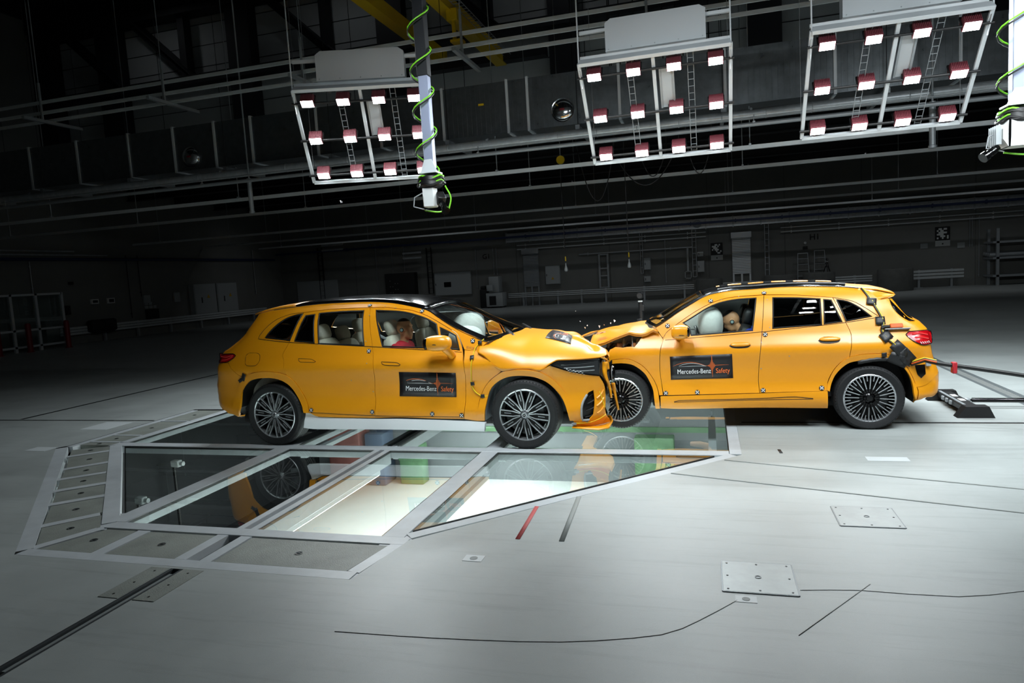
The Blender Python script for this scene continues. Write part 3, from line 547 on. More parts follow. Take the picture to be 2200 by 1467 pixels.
for x, y, z, dx, dy, dz, m, lb_ in ((-1.9, 5.0, -2.1, .7, .5, 1.15, 'crate_red', 'red crate at the back of the pit seen through the glass'), (-1.25, 5.05, -2.1, .4, .5, 1.05, 'camera_blue', 'blue crate at the back of the pit seen through the glass'), (-.55, 5.1, -2.1, .5, .3, .80, 'pit_green', 'green case on the pit floor seen through the glass'), (4.2, 5.05, -2.1, .7, .3, 1.0, 'pit_green', 'green cabinet against the back of the pit')):
    q = MB(); q.b2((x - dx / 2, y - dy / 2, z), (x + dx / 2, y + dy / 2, z + dz), .03); q.b2((x - dx / 2 - .01, y - dy / 2 - .01, z + dz * .6), (x + dx / 2 + .01, y + dy / 2 + .01, z + dz * .66), .01); tag(q.obj('pit_case', m), lb_, 'case')
for x, y, z, lb_ in ((-2.72, 1.2, -.68, 'small white camera on the dark left wall of the pit'), (-2.7, .45, -1.0, 'black camera stand at the left end of the pit')):
    t = thing('pit_camera', (x, y, z - .3), lb_, 'camera'); q = MB(); q.tube([(x, y, -2.1), (x, y, z)], .025, 8); q.obj('stand', 'satin_black', t); q = MB(); q.box((x + .05, y, z + .05), (.14, .1, .1), None, .01); q.lathe([(.03, .12), (.035, .18)], 12, 'X', (x, y, z + .05)); q.obj('body', 'camera_white' if z > -.8 else 'cabinet_grey', t)
    q = MB(); q.b2((x - .15, y - .15, -2.1), (x + .15, y + .15, -2.05)); q.obj('foot', 'cabinet_grey', t)
# ------------------------------------------------------------------ the two cars
def smooth01(a, b, v):
    t = min(1, max(0, (v - a) / (b - a))); return t * t * (3 - 2 * t)
def blob(mb, c, r, e=1.0, n=20, m=12, rot=None):
    # superellipsoid: e=1 ellipsoid, e<1 boxier
    vs = []; fs = []; pw = lambda t: (abs(t) ** e) * (1 if t >= 0 else -1); c = Vector(c)
    for i in range(m + 1):
        a = -pi / 2 + pi * i / m
        for k in range(n):
            b = 2 * pi * k / n; p = Vector((r[0] * pw(cos(a)) * pw(cos(b)), r[1] * pw(cos(a)) * pw(sin(b)), r[2] * pw(sin(a))))
            vs.append(c + (rot @ p if rot is not None else p))
    for i in range(m):
        for k in range(n): fs.append((i * n + k, i * n + (k + 1) % n, (i + 1) * n + (k + 1) % n, (i + 1) * n + k))
    mb.add(vs, fs); return mb
class Car:
    def __init__(s, root, inset, y0, width, deform=None):
        s.root = root; s.inset = inset; s.y0 = y0; s.w = width; s.deform = deform
    def pt(s, x, z, off=0.0, far=False):
        y = s.inset(x, z) + (off(x, z) if callable(off) else off)
        p = Vector((x, s.y0 + (s.w - y if far else y), z))
        return s.deform(p) if s.deform else p
    def mirror(s, p): return Vector((p.x, 2 * s.y0 + s.w - p.y, p.z))
    def panel(s, name, poly, m, holes=(), off=0.0, step=.05, thick=.022, gap=.003, parent=None, far=True, back='trim_black', smooth=True, label=None):
        if smooth: poly = spline(poly, step, True)
        if area2(poly) < 0: poly = poly[::-1]
        if gap: poly = inset_poly(poly, gap)
        hs = [inset_poly(spline(h, step, True, 30), -.003) for h in holes]
        V, T = fill(poly, hs, step); T = [t if area2([V[i] for i in t]) > 0 else t[::-1] for t in T]; out = []
        for fr in ((False, True) if far else (False,)):
            me = bpy.data.meshes.new(name); me.from_pydata([s.pt(x, z, off, fr) for x, z in V], [], [t[::-1] if fr else t for t in T])
            me.polygons.foreach_set('use_smooth', [True] * len(me.polygons)); me.update()
            cnt = {}
            for t in T:
                for i in range(3): e = tuple(sorted((t[i], t[(i + 1) % 3]))); cnt[e] = cnt.get(e, 0) + 1
            sh = me.attributes.new('sharp_edge', 'BOOLEAN', 'EDGE')
            for e in me.edges:
                if cnt.get(tuple(sorted(e.vertices)), 0) == 1: sh.data[e.index].value = True
            me.materials.append(M(m)); me.materials.append(M(back))
            o = link(name, me, [m, back], parent or s.root)
            if thick:
                md = o.modifiers.new('thickness', 'SOLIDIFY'); md.thickness = thick; md.offset = -1; md.material_offset = 1; md.material_offset_rim = 0
            if label: o['label'] = label
            out.append(o)
        return out[0]
    def pane(s, name, poly, m='car_glass', off=.012, parent=None, far=True):
        poly = inset_poly(spline(poly, .06, True, 30), -.012)
        V, T = fill(poly, (), .1); T = [t if area2([V[i] for i in t]) > 0 else t[::-1] for t in T]
        for fr in ((False, True) if far else (False,)):
            me = bpy.data.meshes.new(name); me.from_pydata([s.pt(x, z, off, fr) for x, z in V], [], [t[::-1] if fr else t for t in T])
            me.polygons.foreach_set('use_smooth', [True] * len(me.polygons)); me.update(); o = link(name, me, m, s.root)
    def line(s, name, pts, w, m, off=-.002, parent=None, far=False, step=.03):
        # a thin raised strip following the skin
        pts = spline(pts, step); mb = MB()
        mb.tube([s.pt(x, z, off, far) for x, z in pts], w / 2, 6); return mb.obj(name, m, parent or s.root)
    def frame(s, x, z, off=0.0):
        # surface point with tangents along the car and up
        p = s.pt(x, z, off); a = (s.pt(x + .01, z, off) - p).normalized(); b = (s.pt(x, z + .01, off) - p).normalized(); return p, a, b, a.cross(b).normalized()
    def target(s, x, z, r=.027):
        p, a, b, n = s.frame(x, z, -.003); mb = MB()
        ring = [p + (a * cos(2 * pi * k / 20) + b * sin(2 * pi * k / 20)) * r for k in range(20)]
        mb.add(ring + [q - n * -.0 + n * .004 for q in ring], [tuple(range(20)), tuple(range(39, 19, -1))] + [(k, (k + 1) % 20, (k + 1) % 20 + 20, k + 20) for k in range(20)])
        o = mb.obj('target_marker', 'ink_black', s.root); q = MB(); h = r * .2
        for i, j in ((0, 0), (1, 1), (-1, 1), (1, -1), (-1, -1)):
            c = p + n * .006 + a * (i * r * .42) + b * (j * r * .42)
            q.add([c - a * h - b * h, c + a * h - b * h, c + a * h + b * h, c - a * h + b * h], [(0, 1, 2, 3)])
        q.obj('marking', 'ink_white', o, fix=False)
    def screw(s, x, z):
        p, a, b, n = s.frame(x, z, -.002); mb = MB(); r = .007
        mb.add([p + n * .002 + (a * cos(k * pi / 3) + b * sin(k * pi / 3)) * r for k in range(6)], [tuple(range(6))]); mb.obj('stud', 'liner_grey', s.root, fix=False)
    def patch(s, name, x, z, w, h, m, ang=0.0, off=-.005, parent=None):
        # a small rectangle of tape lying on the skin
        mb = MB(); c, sn = cos(ang), sin(ang); rows = []
        for j in range(4):
            row = []
            for i in range(4):
                u, v = (i / 3 - .5) * w, (j / 3 - .5) * h; row.append(s.pt(x + u * c - v * sn, z + u * sn + v * c, off - .004 * ((i + j) % 2)))
            rows.append(row)
        mb.grid(rows); o = mb.obj(name, m, parent or s.root, fix=False); md = o.modifiers.new('thickness', 'SOLIDIFY'); md.thickness = .003; md.offset = 1; return o
    def wheel_arch(s, arc, depth=.36, m='trim_black'):
        arc = spline(arc, .05); mb = MB()
        for fr in (False, True):
            mb = MB(); mb.grid([[s.pt(x, z, .01, fr) for x, z in arc], [s.pt(x, z, .12, fr) for x, z in arc], [s.pt(x, z, depth, fr) for x, z in arc]])
            n = len(arc); mb.add([s.pt(x, z, depth, fr) for x, z in arc] + [s.pt((arc[0][0] + arc[-1][0]) / 2, min(arc[0][1], arc[-1][1]), depth, fr)], [(i, i + 1, n) for i in range(n - 1)])
            mb.obj('wheel_liner', m, s.root)
def text_mesh(body, x0, y0, x1, y1):
    # flat lettering fitted into a box; returns vertices and faces
    cu = bpy.data.curves.new('lettering', 'FONT'); cu.body = body; cu.resolution_u = 3
    o = bpy.data.objects.new('lettering', cu); COL.objects.link(o); bpy.context.view_layer.update()
    me = bpy.data.meshes.new_from_object(o.evaluated_get(bpy.context.evaluated_depsgraph_get())); bpy.data.objects.remove(o); bpy.data.curves.remove(cu)
    xs = [v.co.x for v in me.vertices]; ys = [v.co.y for v in me.vertices]; a, b, c, d = min(xs), max(xs), min(ys), max(ys)
    V = [(x0 + (v.co.x - a) / (b - a) * (x1 - x0), y0 + (v.co.y - c) / (d - c) * (y1 - y0)) for v in me.vertices]; F = [tuple(p.vertices) for p in me.polygons]
    bpy.data.meshes.remove(me); return V, F
def ribbon(pts, w):
    n = len(pts); V = []; F = []
    for i in range(n):
        a = Vector(pts[max(0, i - 1)]); b = Vector(pts[min(n - 1, i + 1)]); d = (b - a).normalized(); q = Vector((-d.y, d.x)); ww = w[i] if isinstance(w, list) else w
        V += [tuple(Vector(pts[i]) + q * ww / 2), tuple(Vector(pts[i]) - q * ww / 2)]
    for i in range(n - 1): F.append((2 * i, 2 * i + 1, 2 * i + 3, 2 * i + 2))
    return V, F
def safety_sticker(car_root, place, flip=False, label=None):
    # place(u, v, lift): unit square on the car's skin
    def lay(mb, V, F, lift): mb.add([place(u, v, lift) for u, v in V], F)
    n = 10; mb = MB(); mb.grid([[place(i / n, j / 4, 0) for i in range(n + 1)] for j in range(5)])
    st = mb.obj('safety_sticker', 'sticker_black', car_root, fix=False); md = st.modifiers.new('thickness', 'SOLIDIFY'); md.thickness = .0015; md.offset = -1
    if label: st['label'] = label
    W, H = .70, .28; U = lambda P: [(x / W, y / H) for x, y in P]
    def arc(u0, v0, um, vm, u1, v1, k=24):
        out = []
        for i in range(k + 1):
            t = i / k; out.append(((u0 + (u1 - u0) * t) * W, ((1 - t) ** 2 * v0 + 2 * t * (1 - t) * vm + t * t * v1) * H))
        return out
    def draw(name, m, items, lift):
        q = MB()
        for V, F in items: lay(q, V, F, lift)
        q.obj(name, m, st, fix=False)
    rb = lambda P, w: (lambda VF: (U(VF[0]), VF[1]))(ribbon(P, w))
    k = 24; tp = [.001 + .0042 * sin(pi * i / k) ** .6 for i in range(k + 1)]
    orange = [rb(arc(.04, .57, .31, .90, .585, .535), tp), rb(arc(.575, .54, .6, .56, .63, .55), .0035)]
    white = [rb(arc(.14, .58, .33, .80, .57, .535), [w * .9 for w in tp]), rb([(.14 * W, .545 * H), (.35 * W, .55 * H), (.58 * W, .54 * H)], [.001, .004, .003])]
    amp = [.02, .04, .03, .07, .05, .12, .15, .22, .36, .40, .22, .15, .12, .06, .08, .03, .02]
    for i, a in enumerate(amp):
        u = .615 + i * .0072; top = .55 + a * (1.0 if i != 8 else 1.4); bot = .55 - a * (1.0 if i != 9 else 1.2)
        orange.append(rb([(u * W, bot * H), (u * W, top * H)], .0026))
    orange.append(rb([(.735 * W, .56 * H), (.84 * W, .562 * H), (.945 * W, .56 * H)], [.004, .0035, .001]))
    draw('line_art', 'ink_orange', orange + [text_mesh('Safety', .735, .165, .955, .43)], .0016)
    draw('lettering', 'ink_white', white + [text_mesh('Mercedes-Benz', .115, .235, .655, .43)], .0017)
    return st
def wheel(parent, x, yf, zc, rt, rr, kind, width, side=1, spin=0.0):
    # axis along Y, outer face at yf; side=1 faces -Y
    T = Matrix.Translation((x, yf, zc)) @ (Matrix.Rotation(pi, 4, 'Z') if side < 0 else Matrix()) @ Matrix.Rotation(spin, 4, 'Y')
    def put(mb, name, m, par, angle=40):
        o = mb.obj(name, m, None, angle=angle); o.matrix_basis = T.copy(); attach(o, par); return o
    b = MB(); b.lathe([(rr - .012, .012), (rr, .004), (rr - .006, .0), (rr - .018, .006), (rr - .03, .05), (rr - .05, width * .7), (rr - .03, width)], 56, 'Y', caps=False)
    b.k = 1; b.lathe([(.001, .085), (rr - .06, .085), (rr - .045, .05)], 40, 'Y', caps=False)
    w = put(b, 'wheel', ['rim_silver', 'rim_black'], parent)
    t = MB(); h = rt
    prof = [(rr - .005, .006), (rr + .02, -.004), (rr + .06, -.010), (h - .045, -.004), (h - .02, .006), (h - .006, .024), (h, .045)]
    for i in range(1, 5):
        yy = .045 + (width - .09) * i / 5; prof += [(h, yy - .006), (h - .008, yy - .005), (h - .008, yy + .005), (h, yy + .006)]
    prof += [(h, width - .045), (h - .02, width - .006), (rr, width)]
    t.lathe(prof, 64, 'Y', caps=False)
    for k in range(64):                                            # shoulder blocks
        a = 2 * pi * k / 64; q = Matrix.Rotation(-a, 3, 'Y'); t.box(q @ Vector((h - .017, .015, 0)), (.012, .018, .012), q)
    put(t, 'tyre', 'tyre_rubber', w, 30)
    d = MB(); d.lathe([(.06, .095), (rr * .62, .095), (rr * .62, .12), (.06, .12)], 40, 'Y'); put(d, 'brake_disc', 'brake_metal', w)
    c = MB(); c.box((0, 0, 0), (.10, .07, .20), None, .012); o = c.obj('brake_caliper', 'liner_grey', None); o.matrix_basis = T @ Matrix.Translation((rr * .55 * side, .10, .02)); attach(o, w)
    hub = MB(); hub.lathe([(.0005, -.002), (.030, -.001), (.034, .004), (.036, .02), (.06, .035), (.075, .06), (.075, .09)], 32, 'Y', caps=False)
    put(hub, 'hub_cap', 'rim_silver' if kind == 'double' else 'rim_black', w)
    if kind == 'double':
        e = MB(); e.lathe([(.0005, -.004), (.021, -.004), (.021, .0)], 24, 'Y', caps=False); eo = put(e, 'hub_emblem', 'satin_black', w)
        st = MB()
        for k in range(3):
            a = pi / 2 + k * 2 * pi / 3; st.add([(.018 * cos(a), -.006, .018 * sin(a)), (.004 * cos(a + 1), -.006, .004 * sin(a + 1)), (0, -.0065, 0), (.004 * cos(a - 1), -.006, .004 * sin(a - 1))], [(0, 1, 2, 3)])
        st.lathe([(.018, -.006), (.021, -.0065), (.021, -.004)], 24, 'Y', caps=False); put(st, 'emblem_star', 'chrome', w)
        sp = MB()
        for sg in (-1, 1):
            sp.bar((.052, .026, sg * .011), (.135, .016, sg * .029), .011, .030, (0, 1, 0)); sp.bar((.13, .016, sg * .028), (rr - .012, .008, sg * .031), .011, .026, (0, 1, 0))
        sp.bar((.155, .022, 0), (rr - .06, .016, 0), .0075, .018, (0, 1, 0))
        sp.k = 1; sp.bar((.06, .036, 0), (rr - .014, .026, 0), .052, .016, (0, 1, 0)); n = 10
        me = sp.mesh('spoke')
        for k in range(n):
            o = link('spoke', me, ['rim_silver', 'rim_black']); o.matrix_basis = T @ Matrix.Rotation(2 * pi * k / n + .09, 4, 'Y'); attach(o, w)
    else:
        for nm, r0, phase, wd in (('spoke', .105, 0, .0085), ('short_spoke', rr - .075, pi / 20, .0075)):
            sp = MB(); sp.bar((r0, .020 if r0 < .15 else .012, 0), (rr - .012, .006, 0), wd, .022, (0, 1, 0)); sp.k = 1
            sp.bar((r0 - .04 if r0 < .15 else r0, .034, 0), (rr - .014, .022, 0), wd * 1.9, .02, (0, 1, 0)); me = sp.mesh(nm)
            for k in range(20):
                o = link(nm, me, ['rim_silver', 'rim_black']); o.matrix_basis = T @ Matrix.Rotation(2 * pi * k / 20 + phase, 4, 'Y'); attach(o, w)
        lg = MB()
        for k in range(5):
            a = 2 * pi * k / 5; lg.lathe([(.012, .012), (.014, .02), (.014, .06)], 8, 'Y', (.062 * cos(a), 0, .062 * sin(a)))
        put(lg, 'lug_nuts', 'rim_black', w)
    return w
def seat(car, x, y, m, z=.62, back=1.28, lean=.28, head=True, facing=1, name='front_seat'):
    f = facing; mb = MB(); q = Matrix.Rotation(-lean * f, 3, 'Y')
    blob(mb, (x + .18 * f, y, z), (.27, .25, .10), .45); L = (back - z) / 2
    blob(mb, (x - .10 * f - lean * .3 * f, y, z + L), (.09, .25, L + .06), .5, rot=q)
    for sg in (-1, 1): blob(mb, (x - .03 * f - lean * .3 * f, y + sg * .2, z + L - .03), (.08, .06, L - .04), .7, rot=q)
    o = mb.obj(name, m, car.root)
    if head:
        h = MB(); blob(h, (x - .12 * f - lean * .62 * f, y, back + .13), (.06, .13, .10), .6, rot=q)
        for sg in (-.06, .06): h.tube([(x - .11 * f - lean * .58 * f, y + sg, back), (x - .12 * f - lean * .62 * f, y + sg, back + .1)], .008, 6)
        h.obj('headrest', m, o)
    return o
def dummy(name, label, head, fwd, parts_shirt, pitch=0.0):
    # seated crash test dummy, one skin over overlapping volumes, facing +X or -X
    hx, hy, hz = head; f = fwd; b = MB(); rot = Matrix.Rotation(pitch * f, 3, 'Y'); P = lambda x, y, z: Vector((hx, hy, hz)) + rot @ Vector((x * f, y, z))
    root_rot = rot
    blob(b, P(-.012, 0, .03), (.097, .076, .10), .95, rot=rot); blob(b, P(.03, 0, -.05), (.062, .058, .075), .9, rot=rot)      # skull, jaw
    blob(b, P(.092, 0, -.018), (.018, .013, .026), 1, rot=rot); blob(b, P(.084, 0, .012), (.012, .010, .03), 1, rot=rot)       # nose, bridge
    blob(b, P(.076, 0, .045), (.02, .05, .012), 1, rot=rot); blob(b, P(.082, 0, -.066), (.012, .026, .008), 1, rot=rot); blob(b, P(.079, 0, -.082), (.012, .022, .008), 1, rot=rot); blob(b, P(.066, 0, -.108), (.02, .024, .018), 1, rot=rot)
    for sg in (-1, 1):
        blob(b, P(.066, sg * .034, .018), (.012, .014, .009), 1, rot=rot); blob(b, P(-.005, sg * .076, .0), (.018, .010, .032), 1, rot=rot)
    nb = P(-.03, 0, -.17); b.tube([P(-.015, 0, -.06), P(-.022, 0, -.12), nb], [.052, .05, .058], 14)
    sp = [nb, Vector((hx - .06 * f, hy, hz - .25)), Vector((hx - .09 * f, hy, hz - .45)), Vector((hx - .10 * f, hy, hz - .64))]
    if pitch > .3: sp = [nb, Vector((hx + -.20 * f, hy, hz - .17)), Vector((hx - .28 * f, hy, hz - .40)), Vector((hx - .32 * f, hy, hz - .60))]
    ch = (sp[1] + sp[2]) / 2; blob(b, ch, (.125, .18, .20), .75); blob(b, sp[1] + Vector((0, 0, .03)), (.085, .19, .075), .8); blob(b, sp[3], (.14, .18, .12), .8)
    hands = []
    for sg in (-1, 1):
        sh = sp[1] + Vector((0, sg * .19, .02)); el = sh + Vector((.10 * f, sg * .05, -.27)); wr = el + Vector((.25 * f, -sg * .03, .03))
        b.tube([sh, (sh + el) / 2, el], [.055, .052, .042], 12); b.tube([el, (el + wr) / 2, wr], [.042, .038, .028], 12); blob(b, sh, (.065, .06, .065))
        pm = wr + Vector((.05 * f, 0, 0)); blob(b, pm, (.05, .038, .018), .8)
        for i in range(4): b.tube([pm + Vector((.035 * f, (i - 1.5) * .018, 0)), pm + Vector(((.072 - .006 * abs(i - 1.5)) * f, (i - 1.5) * .02, -.012)), pm + Vector(((.092 - .008 * abs(i - 1.5)) * f, (i - 1.5) * .021, -.038))], [.0095, .009, .008], 8)
        b.tube([pm + Vector((-.01 * f, -sg * .03, 0)), pm + Vector((.025 * f, -sg * .055, -.008)), pm + Vector((.045 * f, -sg * .058, -.022))], [.011, .0105, .009], 8)
        hp = sp[3] + Vector((.02 * f, sg * .09, -.03)); kn = hp + Vector((.42 * f, sg * .03, .06)); an = kn + Vector((.22 * f, 0, -.36))
        b.tube([hp, (hp + kn) / 2, kn], [.085, .078, .058], 12); b.tube([kn, kn * .6 + an * .4, an], [.056, .055, .038], 12); b.tube([an + Vector((-.03 * f, 0, -.01)), an + Vector((.08 * f, 0, -.03)), an + Vector((.19 * f, 0, -.035))], [.04, .042, .03], 10)
    o = b.obj(name, 'dummy_skin'); md = o.modifiers.new('skin', 'REMESH'); md.mode = 'VOXEL'; md.voxel_size = .0085; md.use_smooth_shade = True
    sm = o.modifiers.new('soften', 'SMOOTH'); sm.factor = .5; sm.iterations = 3
    tag(o, label, 'crash dummy')
    c = MB(); blob(c, ch, (.142, .198, .215), .75); blob(c, sp[1] + Vector((0, 0, .035)), (.10, .205, .085), .8)
    for sg in (-1, 1):
        sh = sp[1] + Vector((0, sg * .19, .02)); el = sh + Vector((.10 * f, sg * .05, -.27)); c.tube([sh, (sh + el) / 2, el * .75 + sh * .25], [.07, .066, .06], 12); blob(c, sh, (.078, .072, .078))
    s = c.obj('shirt', parts_shirt, o); md = s.modifiers.new('cloth', 'REMESH'); md.mode = 'VOXEL'; md.voxel_size = .01; md.use_smooth_shade = True
    cap = MB(); n = 20; rows = []
    for i in range(6):
        a = R(90 - i * 10); rows.append([P(-.014 + .103 * cos(a) * cos(2 * pi * k / n), .081 * cos(a) * sin(2 * pi * k / n), .034 + .106 * sin(a)) for k in range(n + 1)])
    cap.grid(rows); cap.obj('skull_cap', 'dummy_cap' , o)
    for sg in (-1, 1):
        d = MB(); p = P(-.005, sg * .088, .0); d.lathe([(.0005, 0), (.026, 0), (.026, .006), (.0005, .006)], 20, 'Y', p + Vector((0, -.003 + sg * .004, 0))); t = d.obj('ear_marker', 'ink_black', o)
        d2 = MB(); d2.lathe([(.0005, 0), (.017, 0), (.017, .004), (.0005, .004)], 20, 'Y', p + Vector((0, sg * .009 - .002, 0))); d2.obj('ear_dot', 'pale_disc', t)
    return o
# ---- large orange SUV on the left, facing right
suv_root = thing('suv_car', (1.6, .98, 0), 'large orange SUV with black glass roof facing right, nose crushed into the other car', 'car')
def suv_crush(p):
    # the half that met the other car is pushed back and the front skin buckles
    k = smooth01(.45, 1.1, p.y) * smooth01(3.25, 3.6, p.x)
    x = p.x - k * (p.x - 3.25) * .42
    fz = smooth01(3.75, 4.1, p.x) * smooth01(.80, .95, p.z)
    w = smooth01(3.3, 4.0, p.x) * smooth01(1.0, 1.1, p.z)
    w *= smooth01(.55, 1.0, p.y)
    z = p.z + w * (.016 * sin(p.y * 9 + p.x * 7) + .012 * sin(p.y * 17 - p.x * 13 + 1.2))
    y = p.y
    return Vector((x, y, z))
suv = Car(suv_root, suv_inset, 0.0, 1.96, suv_crush)
def suv_body():
    D = SUV; ft = D['frame_top']; ar = D['arch_rear_outer']; af = D['arch_front_outer']; db = D['door_bottom']; sq = D['seam_quarter']; sb = D['seam_b']; sf = D['seam_front']
    tail = [(lerp_tab(SUV_TAIL, z) + .004, z) for z in [.31, .36, .42, .46, .50, .55, .60, .66, .72, .78, .84, .95, 1.04]]
    tail_up = [(lerp_tab(SUV_TAIL, z) + .004, z) for z in [1.04, 1.10, 1.15, 1.17, 1.19, 1.23, 1.27, 1.32, 1.36, 1.41, 1.48, 1.55, 1.60]]
    bl = [(-.648, 1.037), (-.555, .953), (-.473, .887), (-.398, .852)]
    i_ft = 5; re = D['roof_edge']
    body = re[1:] + D['a_edge'][1:] + [(2.745, 1.145), (2.70, 1.095), (2.53, 1.12)] + ft[i_ft:-1][::-1] + sq[1:-1] + [(.23, .885)] + ar[3:8][::-1] + bl[::-1][1:] + tail_up + [(-.385, 1.62)]
    suv.panel('body_side', body, 'orange_paint', [D['quarter_glass']], step=.045)
    bump = tail + bl + ar[0:3][::-1] + [(-.63, .45), (-.615, .335)]
    suv.panel('rear_bumper', bump, 'orange_paint', step=.045)
    rd = ft[i_ft:8] + sb[1:] + db[0:4][::-1] + ar[8:13][::-1] + sq[1:-1][::-1]
    i_b = ft.index(min(ft, key=lambda p: abs(p[0] - sb[0][0])))
    rd = ft[i_ft:i_b + 1] + sb[1:-1] + [(1.38, .345)] + db[0:4][::-1] + ar[8:13][::-1] + sq[1:-1][::-1]
    suv.panel('rear_door', rd, 'orange_paint', [D['rear_aux_glass'], D['rear_glass']])
    fd = ft[i_b:] + sf[1:-1] + [(2.50, .335)] + [p for p in db[5:7]][::-1] + [(1.38, .345)] + sb[1:-1][::-1]
    suv.panel('front_door', fd, 'orange_paint', [D['front_glass'], D['front_aux_glass']])
    fen = [(2.53, 1.12)] + sf[1:-1] + [(2.50, .335), (2.665, .31)] + af[1:5] + [(2.975, .872), (2.75, 1.08)]
    suv.panel('fender', fen, 'orange_paint')
    suv.panel('arch_cladding', ar + [(.43, .41)] + D['arch_rear_inner'][::-1][1:-1] + [(-.54, .36), (-.605, .36), (-.63, .47)], 'orange_paint', off=-.010, thick=.03, gap=.0015)
    suv.panel('arch_cladding', af + D['arch_front_inner'][::-1], 'orange_paint', off=-.010, thick=.03)
    sl = D['sill']; suv.panel('sill', [(x, z + .004) for x, z in sl], 'white_sill', off=lambda x, z: -.085 + .11 * smooth01(.19, .40, z), thick=.05, step=.03)
    for nm, n in (('quarter_window', 'quarter_glass'), ('door_vent_window', 'rear_aux_glass'), ('rear_door_window', 'rear_glass'), ('front_door_window', 'front_glass'), ('front_vent_window', 'front_aux_glass')):
        suv.pane(nm, D[n], 'dark_glass' if n in ('rear_aux_glass',) else 'car_glass')
    for n in ('quarter_glass', 'rear_aux_glass', 'rear_glass', 'front_glass', 'front_aux_glass'):
        p = inset_poly(spline(D[n], .05, True, 30), .008); suv.line('window_seal', p + [p[0]], .016, 'trim_black', .004, step=.2)
    suv.line('trim_line', ft[:i_ft + 1], .006, 'trim_black', -.0005)
    suv.line('trim_line', [ft[0], (.25, 1.265), (1.36, 1.185), (2.5, 1.095)], .007, 'trim_black', -.001)
    suv.line('lower_seam', [(.53, .415), (1.38, .375), (2.5, .36)], .006, 'trim_black', -.0005)
    suv.wheel_arch(D['arch_rear_inner']); suv.wheel_arch(D['arch_front_inner'], m='liner_grey')
    # roof, windscreen
    def cross(edge, bulge, crown, n=14, taper=None):
        rows = []
        for i, (x, z) in enumerate(edge):
            t = i / (len(edge) - 1); y0 = suv.inset(x, z) - .004; row = []
            for k in range(n + 1):
                u = -1 + 2 * k / n; e = 1 - u * u; row.append(Vector((x + e * (bulge[0] + (bulge[1] - bulge[0]) * t), .98 + u * (.98 - y0), z + (1 - abs(u) ** 2.4) * (crown[0] + (crown[1] - crown[0]) * t))))
            rows.append(row)
        return rows
    re_s = spline(re, .08); rear = [p for p in re_s if p[0] <= .20]; top = [p for p in re_s if p[0] >= .10]
    for nm, ed, mt, bu, cr in (('roof_spoiler', rear, 'orange_paint', (-.05, .0), (.03, .035)), ('glass_roof', top, 'gloss_black', (0, .06), (.035, .045))):
        m = MB(); m.grid(cross(ed, bu, cr)); o = m.obj(nm, mt, suv_root, fix=False); md = o.modifiers.new('t', 'SOLIDIFY'); md.thickness = .02; md.offset = -1
    ws = spline(D['a_edge'], .05); m = MB(); m.grid(cross(ws, (.06, .16), (.045, .02))); o = m.obj('windscreen', 'car_glass', suv_root, fix=False)
    fr = cross(ws, (.06, .16), (.045, .02), 28); m = MB()                 # dark printed border of the screen
    q = lambda p: p + Vector((.004, 0, .004))
    m.grid([[q(p) for p in r[:3]] for r in fr]); m.grid([[q(p) for p in r[-3:]] for r in fr]); m.grid([[q(p) for p in r] for r in fr[-3:]]); m.grid([[q(p) for p in r] for r in fr[:2]])
    m.obj('windscreen_border', 'gloss_black', suv_root)
    rows = cross(ws, (.06, .16), (.045, .02), 20); last = rows[-1]; last = last[2:-2]; m = MB(); m.grid([last, [p + Vector((.03, 0, -.012)) for p in last], [p + Vector((.05, 0, -.08)) for p in last]]); m.obj('cowl', 'satin_black', suv_root)
    for a, b in (((2.98, .55, 1.235), (2.75, 1.0, 1.275)), ((2.99, 1.35, 1.235), (2.78, 1.75, 1.26))):
        w = MB(); w.bar(a, b, .02, .02); w.tube([a, (a[0] + .03, a[1] - .02, a[2] - .04)], .012, 6); w.obj('wiper', 'satin_black', suv_root)
    rr = [(x, z) for x, z in re_s if .15 <= x <= 1.7]
    for fr_ in (False, True):
        r = MB(); r.tube([suv.pt(x, z, .03, fr_) + Vector((0, 0, .016)) for x, z in rr], .008, 8)
        for k in (1, len(rr) // 2, len(rr) - 2): x, z = rr[k]; p = suv.pt(x, z, .03, fr_); r.bar(p, p + Vector((0, 0, .016)), .05, .016, (1, 0, 0))
        r.obj('roof_rail', 'satin_black', suv_root)
    suv.line('roof_ditch', [(x, z - .003) for x, z in re if x > -.2] + D['a_edge'][1:], .012, 'chrome', -.004)
    # tailgate across the back
    tl = [(lerp_tab(SUV_TAIL, z) + .004, z) for z in [1.60, 1.50, 1.41, 1.32, 1.27, 1.19, 1.15, 1.05, .95, .84, .72, .60, .50, .42, .33]]
    rows = []
    for x, z in tl:
        a = suv.pt(x, z); b = suv.pt(x, z, 0, True); rows.append([a.lerp(b, k / 12) + Vector((-.08 * (1 - (2 * k / 12 - 1) ** 2), 0, 0)) for k in range(13)])
    m = MB(); m.grid(rows[:6]); m.obj('rear_window', 'gloss_black', suv_root); m = MB(); m.grid(rows[5:]); m.obj('tailgate', 'orange_paint', suv_root)
    suv.panel('tail_lamp', D['tail_lamp'], 'lamp_red', off=-.006, gap=.0, thick=.02, step=.03)
    suv.line('lamp_strip', [(-.80, 1.065), (-.70, 1.075), (-.60, 1.11)], .012, 'lamp_bright', -.008); suv.line('lamp_strip', [(-.82, 1.11), (-.72, 1.105), (-.60, 1.125)], .016, 'lamp_bright', -.008)
    tl_ = spline(D['tail_lamp'], .05, True, 30); suv.line('lamp_rim', tl_ + [tl_[0]], .012, 'gloss_black', -.006, step=.3)
    suv.panel('charge_flap', D['fuel_flap'], 'orange_paint', off=-.003, gap=0, thick=.006, far=False, step=.03)
